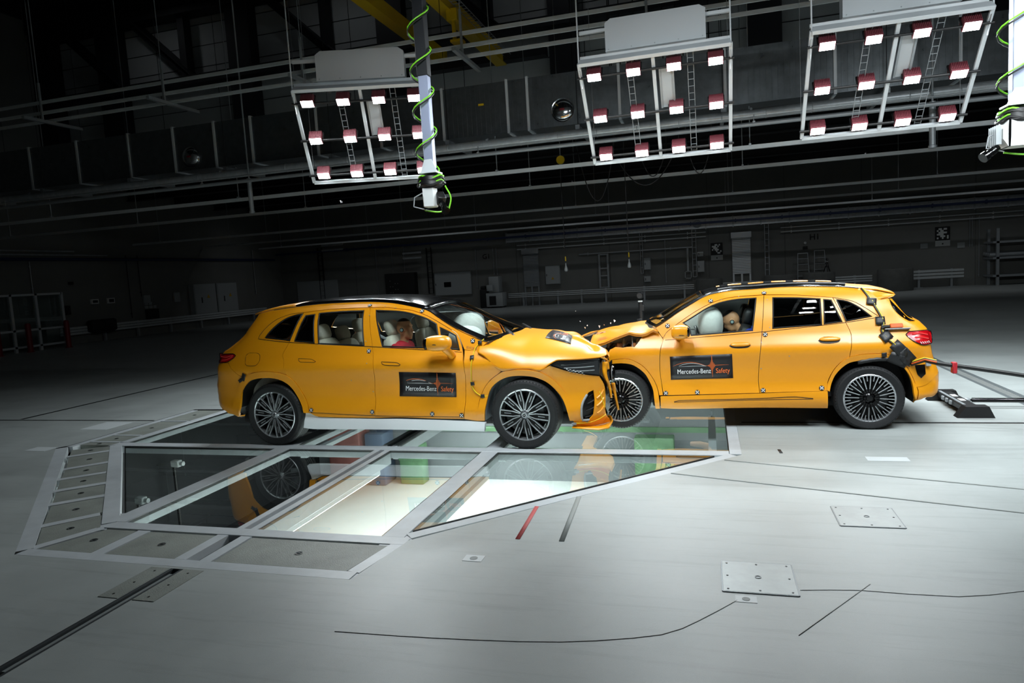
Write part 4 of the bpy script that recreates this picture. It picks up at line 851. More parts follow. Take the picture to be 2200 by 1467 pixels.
    ff = spline(D['fuel_flap'], .03, True, 80); suv.line('flap_seam', ff + [ff[0]], .005, 'trim_black', -.001, step=.2)
    for h in ('handle_rear', 'handle_front'):
        hp = spline(D[h], .015, True, 70); suv.panel('door_handle', hp, 'orange_paint', off=-.004, gap=.004, thick=.006, far=False, step=.03, smooth=False); suv.line('handle_seam', hp + [hp[0]], .007, 'trim_black', -.0005, step=.2)
    # bonnet: one shell from the side seam over the top, dented towards the crash
    low = [(2.70, 1.095), (2.78, 1.05), (2.985, .88), (3.13, .893), (3.28, .893), (3.40, .868), (3.52, .935), (3.60, .972), (3.76, .968), (4.03, .965), (4.12, .99)]
    top = [(2.70, 1.235), (2.90, 1.235), (3.0, 1.232), (3.3, 1.222), (3.6, 1.195), (3.8, 1.165), (3.95, 1.12), (4.05, 1.085), (4.12, 1.06)]
    rows = []; n = 30; xs = [2.70 + .0237 * i for i in range(60)]
    for x in xs:
        zl = lerp_tab(low, x); zt = lerp_tab(top, x); s0 = suv.inset(x, min(zl, .97)) + .002; half = []
        back = max(0, 1 - (x - 2.70) / .3)
        e = 2 / (4.8 - 2.4 * smooth01(2.72, 3.25, x)); zb = .78; a0 = math.asin(((zl - zb) / (zt - zb)) ** (1 / e)); s0 = suv.inset(x, .95)
        for k in range(n + 1):
            a = a0 + (pi / 2 - a0) * k / n
            y = s0 + (.98 - s0) * (1 - max(cos(a), 0) ** e); z = zb + (zt - zb) * max(sin(a), 0) ** e
            half.append(Vector((x + back * .12 * smooth01(.25, .98, y) , y, z)))
        row = half + [suv.mirror(p) for p in half[:-1][::-1]]
        def dent(p):
            k = smooth01(3.35, 3.85, p.x) * smooth01(1.0, 1.08, p.z); a = p.y - (.30 + (4.12 - p.x) * 1.0); b = p.y - (.62 + (4.12 - p.x) * .55); c = p.x - 3.93 - .12 * (p.y - .4)
            return Vector((0, 0, k * (-.040 * math.exp(-(a / .075) ** 2) + .014 * math.exp(-((a - .14) / .06) ** 2) - .026 * math.exp(-(b / .06) ** 2) - .016 * math.exp(-(c / .045) ** 2))))
        rows.append([suv_crush(p) + dent(p) for p in row])
    rows_b = rows; m = MB(); m.grid([r[::-1] for r in rows]); o = m.obj('bonnet', 'orange_paint', suv_root, fix=False); md = o.modifiers.new('t', 'SOLIDIFY'); md.thickness = .014; md.offset = -1; md.material_offset = 0
    front = rows[-1]; m = MB(); m.grid([front, [p + Vector((.02, 0, -.035)) for p in front], [p + Vector((-.02, 0, -.06)) for p in front]]); m.obj('bonnet_lip', 'orange_paint', suv_root)
    # front corner
    suv.panel('front_bumper', D['bumper'][1:11] + [(3.75, .205)] + [(x - .025, z) for x, z in af[9:15][::-1]], 'orange_paint', [D['vent']], step=.035, thick=.012)
    suv.panel('headlamp', D['headlamp'], 'lamp_clear', off=.004, thick=.06, step=.04)
    for i in range(3): suv.line('lamp_fin', [(3.64 + .03 * i, .925 - .035 * i), (3.80, .925 - .04 * i), (3.98, .93 - .045 * i)], .010, 'chrome' if i == 0 else 'liner_grey', .001)
    for r_ in range(3):
        for k in range(5): suv.patch('lamp_pixel', 3.70 + k * .035 + .016 * r_, .865 - .010 * k - .017 * r_ + .012, .016, .008, 'ink_white', 0, -.001)
    hl = spline(D['headlamp'], .06, True, 30); suv.line('lamp_rim', hl + [hl[0]], .012, 'gloss_black', -.002, step=.3)
    v = inset_poly(spline(D['vent'], .03, True, 30), -.004); suv.line('vent_rim', sorted([p for p in v if p[0] < 3.905], key=lambda p: p[1]), .026, 'liner_grey', -.004, step=.3)
    suv.panel('vent_duct', [(x, z) for x, z in D['vent']], 'satin_black', off=.05, gap=-.02, thick=.02, far=False, step=.04)
    for i in range(4):
        z = .32 + i * .075; suv.line('vent_fin', [(3.86 + .015 * i, z), (3.92, z + .012), (3.955, z + .03)], .014, 'satin_black', .03)
    fas = MB()                                                        # crushed front face
    for j0 in range(1):
        rows = []
        for j in range(14):
            z = .24 + .70 * j / 13; rows.append([suv_crush(Vector((4.06 - .02 * sin(z * 9) + .035 * sin(k * 1.7 + j), .30 + 1.36 * k / 24, z))) for k in range(25)])
        fas.grid(rows)
    fas.obj('crushed_fascia', 'satin_black', suv_root)
    lip = MB(); lip.grid([[suv_crush(Vector((x, y, z))) for x, z in ((3.72, .215), (3.9, .20), (4.02, .195), (4.13, .215), (4.14, .245))] for y in (.10, .22, .36, .6, 1.0, 1.5)]); o = lip.obj('bumper_lip', 'orange_paint', suv_root); md = o.modifiers.new('t', 'SOLIDIFY'); md.thickness = .012
    suv.line('bumper_edge', [(3.76, .205), (3.94, .205), (4.1, .225)], .012, 'chrome', -.004)
    for pts, w in (([(4.09, .30, .92), (4.08, .30, .78), (4.12, .34, .62), (4.13, .36, .50)], .06), ([(4.15, .42, .66), (4.16, .46, .52), (4.19, .48, .34)], .045), ([(4.07, .28, .97), (4.11, .32, .93), (4.11, .36, .83)], .04)):
        m = MB(); P = spline(pts, .04); m.grid([[Vector(p) + Vector((-w / 2 * (1 - i / len(P) * .6), 0, 0)) for i, p in enumerate(P)], [Vector(p) + Vector((0, -.015 + .02 * sin(i), 0)) for i, p in enumerate(P)], [Vector(p) + Vector((w / 2 * (1 - i / len(P) * .6), 0, 0)) for i, p in enumerate(P)]])
        o = m.obj('torn_strip', 'orange_paint', suv_root); md = o.modifiers.new('t', 'SOLIDIFY'); md.thickness = .006
    h = MB(); h.lathe([(.0005, 0), (.06, .0), (.085, .012), (.09, .03), (.085, .05), (.0005, .06)], 24, 'X', (4.10, .56, .745)); h.k = 1; h.lathe([(.088, .026), (.094, .03), (.088, .036)], 24, 'X', (4.10, .56, .745), caps=False); h.obj('horn', ['gloss_black', 'liner_grey'], suv_root)
    for i in range(9):                                                # bumper creases and loose brackets
        m = MB(); z = .33 + .055 * i; m.box((4.03 - .02 * (i % 3), .40 + .03 * (i % 2), z), (.05 + .02 * (i % 2), .05, .03), Matrix.Rotation(i * .7, 3, 'X'), .004); m.obj('broken_bracket', 'gloss_black' if i % 3 else 'orange_paint', suv_root)
    for i, pts in enumerate(([(3.74, .27), (3.82, .262), (3.92, .265), (4.02, .30), (4.08, .34)], [(4.02, .60), (4.05, .50), (4.07, .42)])): suv.line('wire', pts, .008, 'cable_yellow', -.02)
    suv.patch('bracket_plate', 3.745, .262, .05, .03, 'liner_grey', 0, -.03)
    # grooves of the buckled bumper side
    for i in range(3): suv.line('buckle_fold', [(3.99, .36 + .08 * i), (4.03, .385 + .085 * i), (4.062, .43 + .09 * i)], .022, 'orange_paint', -.004)
    # mirror
    for fr_ in (False, True):
        m = MB(); c = Vector((2.30, -.13, 1.225)); blob(m, c, (.155, .11, .088), .72, 24, 14)
        m.tube([(2.36, -.10, 1.17), (2.40, -.04, 1.10), (2.39, .04, 1.07)], [.05, .042, .05], 10)
        if fr_: m.v = [(v[0], 1.96 - v[1], v[2]) for v in m.v]
        o = m.obj('door_mirror', 'orange_paint', suv_root); g = MB(); blob(g, (2.20, -.13 if not fr_ else 2.09, 1.225), (.06, .095, .07), .6); g.obj('mirror_glass', 'gloss_black', o)
        if not fr_:
            l = MB(); l.tube([(2.16, -.20, 1.215), (2.30, -.243, 1.222), (2.42, -.20, 1.20)], .004, 6); l.obj('mirror_seam', 'trim_black', o)
    for x, z in D['targets']: suv.target(x, z)
    for x, z in [(1.28, 1.25), (1.28, 1.55), (1.33, 1.0), (1.1, .80), (1.37, .66), (1.45, 1.645), (1.60, 1.62)]: suv.screw(x, z)
    suv.line('sensor_cable', D['cable'], .010, 'cable_yellow', -.008)
    for x, z in D['clips']: suv.patch('cable_clip', x, z, .045, .04, 'tape_black', .1, -.012)
    suv.patch('tape_strip', -.395, .86, .05, .10, 'tape_black', -.5, -.012); suv.patch('tape_strip', -.45, .82, .07, .04, 'tape_black', .5, -.012)
    q = SUV['sticker']
    def place(u, v, lift):
        a = Vector(q[3]).lerp(Vector(q[2]), u); b = Vector(q[0]).lerp(Vector(q[1]), u); c = a.lerp(b, v); return suv.pt(c.x, c.y, -.004 - lift)
    safety_sticker(suv_root, place, label='black sticker with white and orange lettering')
    # bonnet sticker, read from the far side
    nr = len(rows_b[0]); bvh = BVHTree.FromPolygons([p for r in rows_b for p in r], [(i * nr + k, i * nr + k + 1, (i + 1) * nr + k + 1, (i + 1) * nr + k) for i in range(len(rows_b) - 1) for k in range(nr - 1)])
    def place2(u, v, lift):
        a = Vector((3.70, .38)).lerp(Vector((3.38, .50)), v); b = Vector((3.62, .98)).lerp(Vector((3.34, 1.10)), v); c = a.lerp(b, u)
        h = bvh.ray_cast(Vector((c.x, c.y, 3)), Vector((0, 0, -1)))[0] or Vector((c.x, c.y, 1.2)); return h + Vector((0, 0, .005 + lift))
    safety_sticker(suv_root, place2, label='black sticker on the bonnet')
    V, F = text_mesh('EQS', 0, 0, 1, 1); m = MB(); m.add([suv.pt(2.555 + .13 * u, 1.132 + .028 * v - .02 * u, -.004) for u, v in V], F); m.obj('model_lettering', 'copper_fold', suv_root, fix=False)
    # inside
    u = MB(); u.b2((-.7, .34, .20), (3.7, 1.62, .33), .03); u.obj('underbody', 'trim_black', suv_root)
    fl = MB(); fl.b2((-.55, .20, .40), (2.75, 1.76, .46)); fl.obj('cabin_floor', 'dark_leather', suv_root)
    d = MB(); blob(d, (2.60, .98, .98), (.34, .74, .17), .5); d.obj('dashboard', 'dark_leather', suv_root)
    sw = MB(); sw.tube([(2.22 + .06 * cos(2 * pi * k / 24), 1.42 + .18 * sin(2 * pi * k / 24), 1.02 + .17 * cos(2 * pi * k / 24)) for k in range(24)], .016, 8, closed=True); sw.bar((2.24, 1.42, 1.02), (2.5, 1.42, .95), .03, .03); sw.obj('steering_wheel', 'satin_black', suv_root)
    for y in (.50, 1.44): seat(suv, 1.74, y, 'beige_leather', .60, 1.24)
    for y in (.50, .98, 1.44): seat(suv, .78, y, 'beige_leather', .64, 1.16 if y == .98 else 1.22, name='rear_seat')
    hl = MB(); hl.grid([[Vector((x, .40 + 1.16 * k / 6, 1.60 - .03 * abs(k - 3) / 3)) for k in range(7)] for x in (-.2, .5, 1.2, 1.9)]); hl.obj('headliner', 'beige_leather', suv_root)
    cg = MB(); cg.b2((-.62, .3, .46), (.15, 1.66, .95), .05); cg.obj('cargo_floor', 'beige_leather', suv_root)
    a = MB(); blob(a, (2.36, .62, 1.19), (.20, .24, .16), .8, 24, 14); a.obj('airbag', 'airbag_fabric', suv_root); a = MB(); blob(a, (2.12, 1.42, 1.22), (.20, .30, .24), .8, 24, 14); a.obj('airbag', 'airbag_fabric', suv_root)
    a = MB(); blob(a, (1.72, 1.66, 1.32), (.55, .04, .16), .6, 24, 12); a.obj('curtain_airbag', 'liner_grey', suv_root)
    for sg in (0, 1):
        b = MB(); yb = .33 if sg == 0 else 1.63; b.tube([(1.38, yb - .05, 1.30), (1.50, yb + .05, 1.20), (1.70, yb + .25 * (1 if sg == 0 else -1), 1.06)], .018, 6); b.obj('seat_belt', 'liner_grey', suv_root)
    ZC, RT, RR = .383, .3935, .292
    wheel(suv_root, 0, .012, ZC, RT, RR, 'double', .275, 1, .05); wheel(suv_root, 3.21, .006, ZC, RT, RR, 'double', .275, 1, .02)
    wheel(suv_root, 0, 1.948, ZC, RT, RR, 'double', .275, -1); wheel(suv_root, 3.12, 1.954, ZC, RT, RR, 'double', .275, -1)
suv_body()
dummy('crash_test_dummy', 'crash test dummy in a red shirt sitting upright in the large SUV', (1.625, .50, 1.345), 1, 'shirt_red')
# ---- smaller orange car on the right, facing left
car_root = thing('hatchback_car', (5.9, 1.9, 0), 'smaller orange car facing left with buckled bonnet and taped cables at its tail', 'car')
def car_crush(p):
    k = (1 - smooth01(1.95, 2.35, p.y)) * (1 - smooth01(3.85, 4.15, p.x)); x = p.x + k * (4.15 - p.x) * .52
    w = (1 - smooth01(4.0, 4.45, p.x)) * smooth01(.86, .95, p.z); return Vector((x, p.y, p.z + w * (.012 * sin(p.x * 37) + .01 * sin(p.y * 23 + p.x * 11))))
car = Car(car_root, car_inset, 1.0, 1.83, car_crush)
def car_body():
    D = CAR; ft = D['frame_top']; ar = D['arch_rear_outer']; sb = D['seam_b']; sq = D['seam_quarter']; sf = D['seam_front']; re = D['roof_edge']; ae = D['a_edge']
    ib = min(range(len(ft)), key=lambda i: abs(ft[i][0] - sb[0][0])); iq = min(range(len(ft)), key=lambda i: abs(ft[i][0] - sq[0][0]))
    st = D['sill_top']
    tail = [(lerp_tab(CAR_TAIL, z) - .004, z) for z in [1.42, 1.38, 1.33, 1.29, 1.25, 1.21, 1.17, 1.12, 1.07, 1.03, .98, .93, .87, .81, .74, .65, .60]]
    bs = D['bumper_seam']
    side = ae + re[1:] + [(6.92, 1.535), (7.03, 1.415), (7.12, 1.425)] + tail + bs[::-1][1:] + [(7.335, .50)] + ar[4:-1][::-1] + [(6.675, .80)] + sq[::-1][1:] + ft[:iq][::-1] + [(4.69, 1.065), (4.655, 1.10)]
    car.panel('body_side', side, 'orange_paint', [D['quarter_glass']], step=.045)
    rd = ft[ib:iq + 1] + sq[1:-1] + [(6.675, .805)] + ar[1:4][::-1] + [st[2], st[1]] + sb[1:4][::-1]
    car.panel('rear_door', rd, 'orange_paint', [D['rear_glass'], D['rear_aux_glass']])
    fd = ft[:ib + 1] + sb[1:4] + [st[1], (4.66, .40)] + sf[:4][::-1]
    car.panel('front_door', fd, 'orange_paint', [D['front_glass']])
    of, inn = D['arch_front_outer'], D['arch_front_inner']
    fen = [(4.02, .985), (4.34, .99), (4.39, 1.05), (4.44, 1.12), (4.585, 1.195), (4.655, 1.10), (4.68, 1.06)] + sf[1:5] + [(4.61, .40)] + of[1:] + [(3.95, .80), (3.93, .9)]
    car.panel('fender', fen, 'orange_paint')
    car.panel('arch_cladding', of + inn[::-1] + [(4.565, .235), (4.615, .235)], 'orange_paint', off=-.008, thick=.03)
    car.panel('arch_cladding', ar + [(7.36, .42), (7.345, .30)] + D['arch_rear_inner'][::-1][:-1] + [(6.455, .44)], 'orange_paint', off=-.008, thick=.03)
    sbm = D['sill_bottom']; car.panel('sill', [(4.62, .395), st[1], (6.455, .44), (6.455, .235)] + sbm[::-1][1:-1] + [(4.62, .24)], 'orange_paint', off=-.002, thick=.05)
    car.line('sill_groove', [(4.78, .325), (4.84, .34), (5.74, .36), (6.1, .375), (6.30, .355)], .006, 'trim_black', -.003)
    car.line('sill_groove', [(4.78, .32), (5.74, .345), (6.30, .35)], .005, 'trim_black', -.003)
    lowb = [(7.345, .475)] + [(x, z + .02) for x, z in bs[1:]] + [(lerp_tab(CAR_TAIL, z) - .004, z) for z in [.585, .54, .50, .43, .37, .34, .33]] + [(7.44, .295), (7.37, .285), (7.355, .30), (7.365, .42)]
    car.panel('rear_bumper', lowb, 'orange_paint', step=.04, off=.005)
    for nm, n in (('rear_door_window', 'rear_glass'), ('door_vent_window', 'rear_aux_glass'), ('quarter_window', 'quarter_glass')): car.pane(nm, D[n], 'dark_glass')
    car.pane('front_door_window', D['front_glass'])
    for n in ('quarter_glass', 'rear_aux_glass', 'rear_glass', 'front_glass'):
        p = inset_poly(spline(D[n], .05, True, 30), .006); car.line('window_seal', p + [p[0]], .014, 'trim_black', .004, step=.2)
    car.line('trim_line', [(4.70, 1.055), (5.0, 1.07), (5.79, 1.115), (6.65, 1.185), (6.99, 1.228)], .006, 'trim_black', -.001)
    car.line('trim_line', ft[iq:], .006, 'trim_black', -.001)
    car.wheel_arch(D['arch_rear_inner'][1:]); car.wheel_arch([(4.56, .24), (4.54, .45), (4.51, .54), (4.46, .65), (4.38, .73), (4.29, .78), (4.17, .80), (4.05, .79), (3.92, .74)])
    yc = 1.0 + .915
    def cross(edge, bulge, crown, n=14):
        rows = []
        for i, (x, z) in enumerate(edge):
            t = i / (len(edge) - 1); y0 = 1.0 + car.inset(x, z) - .004; row = []
            for k in range(n + 1):
                u = -1 + 2 * k / n; e = 1 - u * u; row.append(Vector((x + e * (bulge[0] + (bulge[1] - bulge[0]) * t), yc + u * (yc - y0), z + (1 - abs(u) ** 2.4) * (crown[0] + (crown[1] - crown[0]) * t))))
            rows.append(row)
        return rows
    res = spline(re, .08); m = MB(); m.grid(cross([p for p in res if p[0] < 6.72], (-.05, 0), (.04, .035))); o = m.obj('glass_roof', 'gloss_black', car_root); md = o.modifiers.new('t', 'SOLIDIFY'); md.thickness = .02
    sp = cross([p for p in res if p[0] > 6.62] + [(7.03, 1.53), (7.14, 1.50), (7.21, 1.47), (7.18, 1.445), (7.05, 1.42)], (0, .04), (.035, .02)); m = MB(); m.grid(sp); o = m.obj('roof_spoiler', 'orange_paint', car_root); md = o.modifiers.new('t', 'SOLIDIFY'); md.thickness = .012
    for fr_ in (False, True):
        m = MB(); pf = [(6.80, 1.545), (6.95, 1.525), (7.06, 1.50), (7.15, 1.475), (7.215, 1.462), (7.19, 1.44), (7.14, 1.43), (7.02, 1.41), (6.9, 1.44)]
        m.prism(pf, 0, .05, lambda x, z, a: car.pt(x, z, -.002 + a, fr_)); m.obj('spoiler_end', 'orange_paint', car_root, angle=60)
    ws = spline(ae, .05); m = MB(); m.grid(cross(ws, (-.16, -.06), (.02, .04))); m.obj('windscreen', 'car_glass', car_root)
    fr = cross(ws, (-.16, -.06), (.02, .04), 28); q = lambda p: p + Vector((-.004, 0, .004)); m = MB(); m.grid([[q(p) for p in r[:2]] for r in fr]); m.grid([[q(p) for p in r[-2:]] for r in fr]); m.grid([[q(p) for p in r] for r in fr[:2]]); m.grid([[q(p) for p in r] for r in fr[-2:]]); m.obj('windscreen_border', 'gloss_black', car_root)
    last = cross(ws, (-.16, -.06), (.02, .04), 20)[0][1:-1]; m = MB(); m.grid([last, [p + Vector((-.03, 0, -.03)) for p in last], [p + Vector((-.05, 0, -.12)) for p in last]]); m.obj('cowl', 'satin_black', car_root)
    for fr_ in (False, True):
        r = MB(); rr = [(x, z) for x, z in res if 5.25 < x < 6.75]; P = [car.pt(x, z, .04, fr_) + Vector((0, 0, .028)) for x, z in rr]; r.tube(P, .014, 8); ro = r.obj('roof_rail', 'orange_paint' if fr_ else 'satin_black', car_root)
        for k in range(1, len(P) - 1, 4) if fr_ else ():
            b = MB(); d = (P[k + 1] - P[k]); b.bar(P[k] - d * .45, P[k] + d * .9, .03, .03); b.obj('rail_tape', 'tape_black', ro)
    car.line('roof_ditch', [(x, z - .003) for x, z in ae + re[1:]], .014, 'chrome', -.004)
    tl = [(lerp_tab(CAR_TAIL, z) - .004, z) for z in [1.42, 1.33, 1.25, 1.19, 1.14, 1.07, 1.03, .93, .81, .74, .65, .59, .50, .40, .34]]; rows = []
    for x, z in tl:
        a = car.pt(x, z); b = car.pt(x, z, 0, True); rows.append([a.lerp(b, k / 12) + Vector((.08 * (1 - (2 * k / 12 - 1) ** 2), 0, 0)) for k in range(13)])
    m = MB(); m.grid(rows[:4]); m.obj('rear_window', 'gloss_black', car_root); m = MB(); m.grid(rows[3:]); m.obj('tailgate', 'orange_paint', car_root)
    car.panel('rear_window_side', [(7.135, 1.425), (7.18, 1.36), (7.25, 1.275), (7.32, 1.20), (7.375, 1.172), (7.30, 1.185), (7.22, 1.24), (7.155, 1.33)], 'gloss_black', off=-.004, thick=.006, gap=0, step=.03)
    car.panel('tail_lamp', D['tail_lamp'], 'lamp_red', off=-.006, gap=0, thick=.02, step=.03)
    tp = spline(D['tail_lamp'], .05, True, 30); car.line('lamp_rim', tp + [tp[0]], .010, 'gloss_black', -.006, step=.3)
    for i in range(2): car.line('lamp_strip', [(7.32 + .02 * i, 1.035 - .035 * i), (7.40, 1.04 - .04 * i), (7.48, 1.02 - .04 * i)], .018, 'lamp_bright', -.008)
    for i in range(5): car.line('lamp_fin', [(7.385 + .024 * i, .955), (7.40 + .024 * i, .935)], .008, 'ink_white', -.009)
    for h in ('handle_front', 'handle_rear'):
        xs = [p[0] for p in D[h]]; zs = [p[1] for p in D[h]]; cx, cz = sum(xs) / len(xs), sum(zs) / len(zs); p, a, b, n = car.frame(cx, cz, 0)
        hp = spline(D[h], .03, True, 80); car.panel('handle_recess', D[h], 'trim_black', off=-.001, gap=0, thick=.003, far=False, step=.03)
        m = MB(); rot = Matrix((a, n, b)).transposed(); blob(m, p + n * .012 + b * .004, (.108, .018, .026), .8, rot=rot); m.obj('door_handle', 'orange_paint', car_root)
    # bonnet, torn loose and folded upwards
    def lin_tab(t, v):
        if v >= t[0][0]: return t[0][1]
        for (a, b), (c, d) in zip(t, t[1:]):
            if v >= c: return b + (d - b) * (v - a) / (c - a)
        return t[-1][1]
    zn = [(4.62, 1.165), (4.56, 1.195), (4.50, 1.155), (4.43, 1.138), (4.35, 1.145), (4.28, 1.168), (4.10, 1.105), (3.98, 1.055), (3.80, 1.01), (3.4, .95)]
    zm = [(4.62, 1.155), (4.52, 1.222), (4.45, 1.212), (4.29, 1.203), (4.07, 1.165), (3.84, 1.12), (3.6, 1.07), (3.3, .98)]
    rows = []; n = 24
    for i in range(34):
        row = []
        for k in range(n + 1):
            y = 1.055 + 1.72 * k / n; L = .84 + .36 * smooth01(1.95, 2.35, y); x = 4.62 - L * i / 33; b = min(1, (y - 1.055) / .42); u = max(0, (y - yc) / .86)
            z = lin_tab(zn, x) * (1 - b) + lin_tab(zm, x) * b - .05 * u * u + .010 * sin(y * 11 + x * 23) * smooth01(.3, .7, (4.62 - x)) * b
            row.append(Vector((x, y, z)))
        rows.append(row)
    m = MB(); m.grid(rows); o = m.obj('bonnet', 'orange_paint', car_root, angle=28); md = o.modifiers.new('t', 'SOLIDIFY'); md.thickness = .016; md.offset = -1
    m = MB(); m.grid([[r[0] + Vector((0, 0, .004)) for r in rows], [r[0] + Vector((0, .012, -.035)) for i, r in enumerate(rows)]]); m.obj('bonnet_edge', 'orange_paint', car_root)
    m = MB(); m.grid([[Vector((3.86 + .03 * i + .012 * sin(i * 2 + j), 1.10 + .05 * j, 1.14 + .006 * i + .012 * ((i + j) % 2))) for i in range(5)] for j in range(4)]); m.obj('torn_fold', 'copper_fold', car_root)
    eb = MB(); eb.b2((3.95, 1.18, .55), (4.60, 2.68, .98), .05); eb.obj('motor_bay', 'satin_black', car_root)
    for i in range(7):
        e = MB(); x = 4.02 + .06 * i
        if i % 3 == 0: e.lathe([(.02, 0), (.03, .01), (.03, .09), (.015, .11)], 12, 'Z', (x, 1.16 + .03 * (i % 2), .97))
        elif i % 3 == 1: e.tube([(x - .05, 1.14, .98), (x, 1.12, 1.03), (x + .08, 1.16, 1.0), (x + .12, 1.2, .97)], .012, 8)
        else: e.box((x, 1.17, 1.0), (.08, .06, .05), Matrix.Rotation(.3 * i, 3, 'Z'), .006)
        e.obj('motor_bay_part', ('liner_grey', 'cable_black', 'copper_fold')[i % 3], car_root)
    rod = MB(); rod.tube([(4.31, 1.12, .96), (4.305, 1.14, 1.10)], .006, 6); rod.obj('bonnet_stay', 'liner_grey', car_root)
    f = MB(); rows = []
    for j in range(12):
        z = .25 + .72 * j / 11; rows.append([car_crush(Vector((3.36 + .03 * sin(k * 1.9 + j * 1.3), 1.10 + 1.65 * k / 24, z))) for k in range(25)])
    f.grid(rows); f.obj('crushed_fascia', 'satin_black', car_root)
    # mirror
    for fr_ in (False, True):
        m = MB(); blob(m, (4.885, .875, 1.165), (.105, .10, .078), .62, 24, 14); m.tube([(4.88, .93, 1.12), (4.86, 1.06, 1.10)], [.04, .05], 10)
        if fr_: m.v = [(v[0], 3.83 - v[1], v[2]) for v in m.v]
        o = m.obj('door_mirror', 'orange_paint', car_root); yy = .875 if not fr_ else 2.955; g = MB(); blob(g, (4.955, yy, 1.165), (.04, .085, .062), .6); g.obj('mirror_glass', 'gloss_black', o)
        if not fr_:
            l = MB(); l.tube([(4.80, .80, 1.135), (4.90, .772, 1.135), (4.98, .80, 1.13)], .004, 6); l.obj('mirror_seam', 'trim_black', o)
    for x, z in D['targets']: car.target(x, z)
    for x, z in [(5.87, 1.16), (5.86, 1.47), (5.77, 1.0), (5.76, .70), (6.06, .84), (5.35, 1.49), (5.55, 1.52)]: car.screw(x, z)
    q = D['sticker']
    def place(u, v, lift):
        a = Vector(q[3]).lerp(Vector(q[2]), u); b = Vector(q[0]).lerp(Vector(q[1]), u); c = a.lerp(b, v); return car.pt(c.x, c.y, -.004 - lift)
    safety_sticker(car_root, place, label='black sticker with white and orange lettering')
    # tail cables, tape and sensor box
    cb = D['cable']; car.line('tail_cable', cb, .020, 'cable_black', -.012); car.line('tail_cable', [(x + .012, z + .002) for x, z in cb], .010, 'cable_yellow', -.018)
    for x, z, w, h, a in ((6.945, 1.405, .10, .075, -.2), (7.01, 1.195, .095, .085, .0), (7.05, 1.03, .11, .10, .6), (7.18, .88, .12, .20, .75), (7.24, .80, .14, .16, .7), (7.02, .83, .05, .05, .1), (7.16, .77, .20, .12, -.45)): car.patch('tape_patch', x, z, w, h, 'tape_black', a, -.018)
    t = MB(); P = [car.pt(x, z, -.016) for x, z in spline([(6.76, .745), (6.95, .775), (7.12, .765), (7.22, .735), (7.28, .70)], .04)]; t.grid([[p + Vector((0, 0, .022 + .006 * (i % 2))) for i, p in enumerate(P)], [p + Vector((0, -.006 * (i % 2), -.016)) for i, p in enumerate(P)]]); o = t.obj('tape_wrap', 'tape_black', car_root); md = o.modifiers.new('t', 'SOLIDIFY'); md.thickness = .004
    p, a, b, n_ = car.frame(7.16, 1.13, -.02); m = MB(); rot = Matrix((a, n_, b)).transposed(); m.box(p, (.13, .05, .05), rot, .006); sb_ = m.obj('sensor_box', 'sensor_orange', car_root)
    m = MB(); m.box(p + a * .01 - b * .035, (.26, .045, .012), rot, .003); m.obj('sensor_plate', 'liner_grey', sb_)
    m = MB(); m.tube([p - a * .06, p - a * .12, p - a * .15 - b * .02], .016, 8); m.obj('sensor_plug', 'cable_black', sb_)
    car.panel('tow_recess', [(7.335, .70), (7.44, .705), (7.445, .60), (7.40, .555), (7.36, .60)], 'gloss_black', off=-.003, gap=0, thick=.006, far=False, step=.03)
    k = MB(); k.box(car.pt(7.47, .705, -.02), (.05, .03, .04), None, .004); k.obj('hook_bracket', 'liner_grey', car_root)
    # inside
    u = MB(); u.b2((4.5, 1.33, .20), (7.2, 2.5, .30), .03); u.obj('underbody', 'trim_black', car_root)
    fl = MB(); fl.b2((4.62, 1.2, .34), (7.2, 2.63, .40)); fl.obj('cabin_floor', 'dark_leather', car_root)
    d = MB(); blob(d, (4.86, yc, .93), (.28, .70, .16), .5); d.obj('dashboard', 'dark_leather', car_root)
    sw = MB(); sw.tube([(5.09 - .05 * cos(2 * pi * k / 24), 1.48 + .18 * sin(2 * pi * k / 24), 1.01 + .16 * cos(2 * pi * k / 24)) for k in range(24)], .016, 8, closed=True); sw.obj('steering_wheel', 'satin_black', car_root)
    for y in (1.48, 2.35): seat(car, 5.36, y, 'dark_leather', .54, 1.14, facing=-1)
    rs = MB(); blob(rs, (6.62, yc, .80), (.14, .66, .36), .5); blob(rs, (6.4, yc, .56), (.26, .66, .12), .5); rs.obj('rear_bench', 'dark_leather', car_root)
    hl = MB(); hl.grid([[Vector((x, 1.42 + 1.0 * k / 6, 1.50)) for k in range(7)] for x in (5.4, 6.0, 6.7)]); hl.obj('headliner', 'dark_leather', car_root)
    a = MB(); blob(a, (5.22, 1.46, 1.20), (.15, .24, .20), .75, 24, 14); blob(a, (5.27, 1.50, 1.28), (.09, .18, .10), .9, 20, 12); a.obj('airbag', 'airbag_fabric', car_root)
    a = MB(); blob(a, (5.02, 2.30, 1.16), (.18, .28, .18), .75, 24, 14); a.obj('airbag', 'airbag_fabric', car_root)
    ZC, RT, RR = .350, .3595, .268
    x1, x2 = 4.146, 6.875
    wheel(car_root, x1, 1.012, ZC, RT, RR, 'multi', .235, 1); wheel(car_root, x2, 1.012, ZC, RT, RR, 'multi', .235, 1, .05)
    wheel(car_root, x1, 2.818, ZC, RT, RR, 'multi', .235, -1); wheel(car_root, x2, 2.818, ZC, RT, RR, 'multi', .235, -1)
car_body()
dummy('crash_test_dummy', 'crash test dummy in blue pitched face-first into the white airbag of the smaller car', (5.465, 1.46, 1.215), -1, 'shirt_blue', pitch=.55)
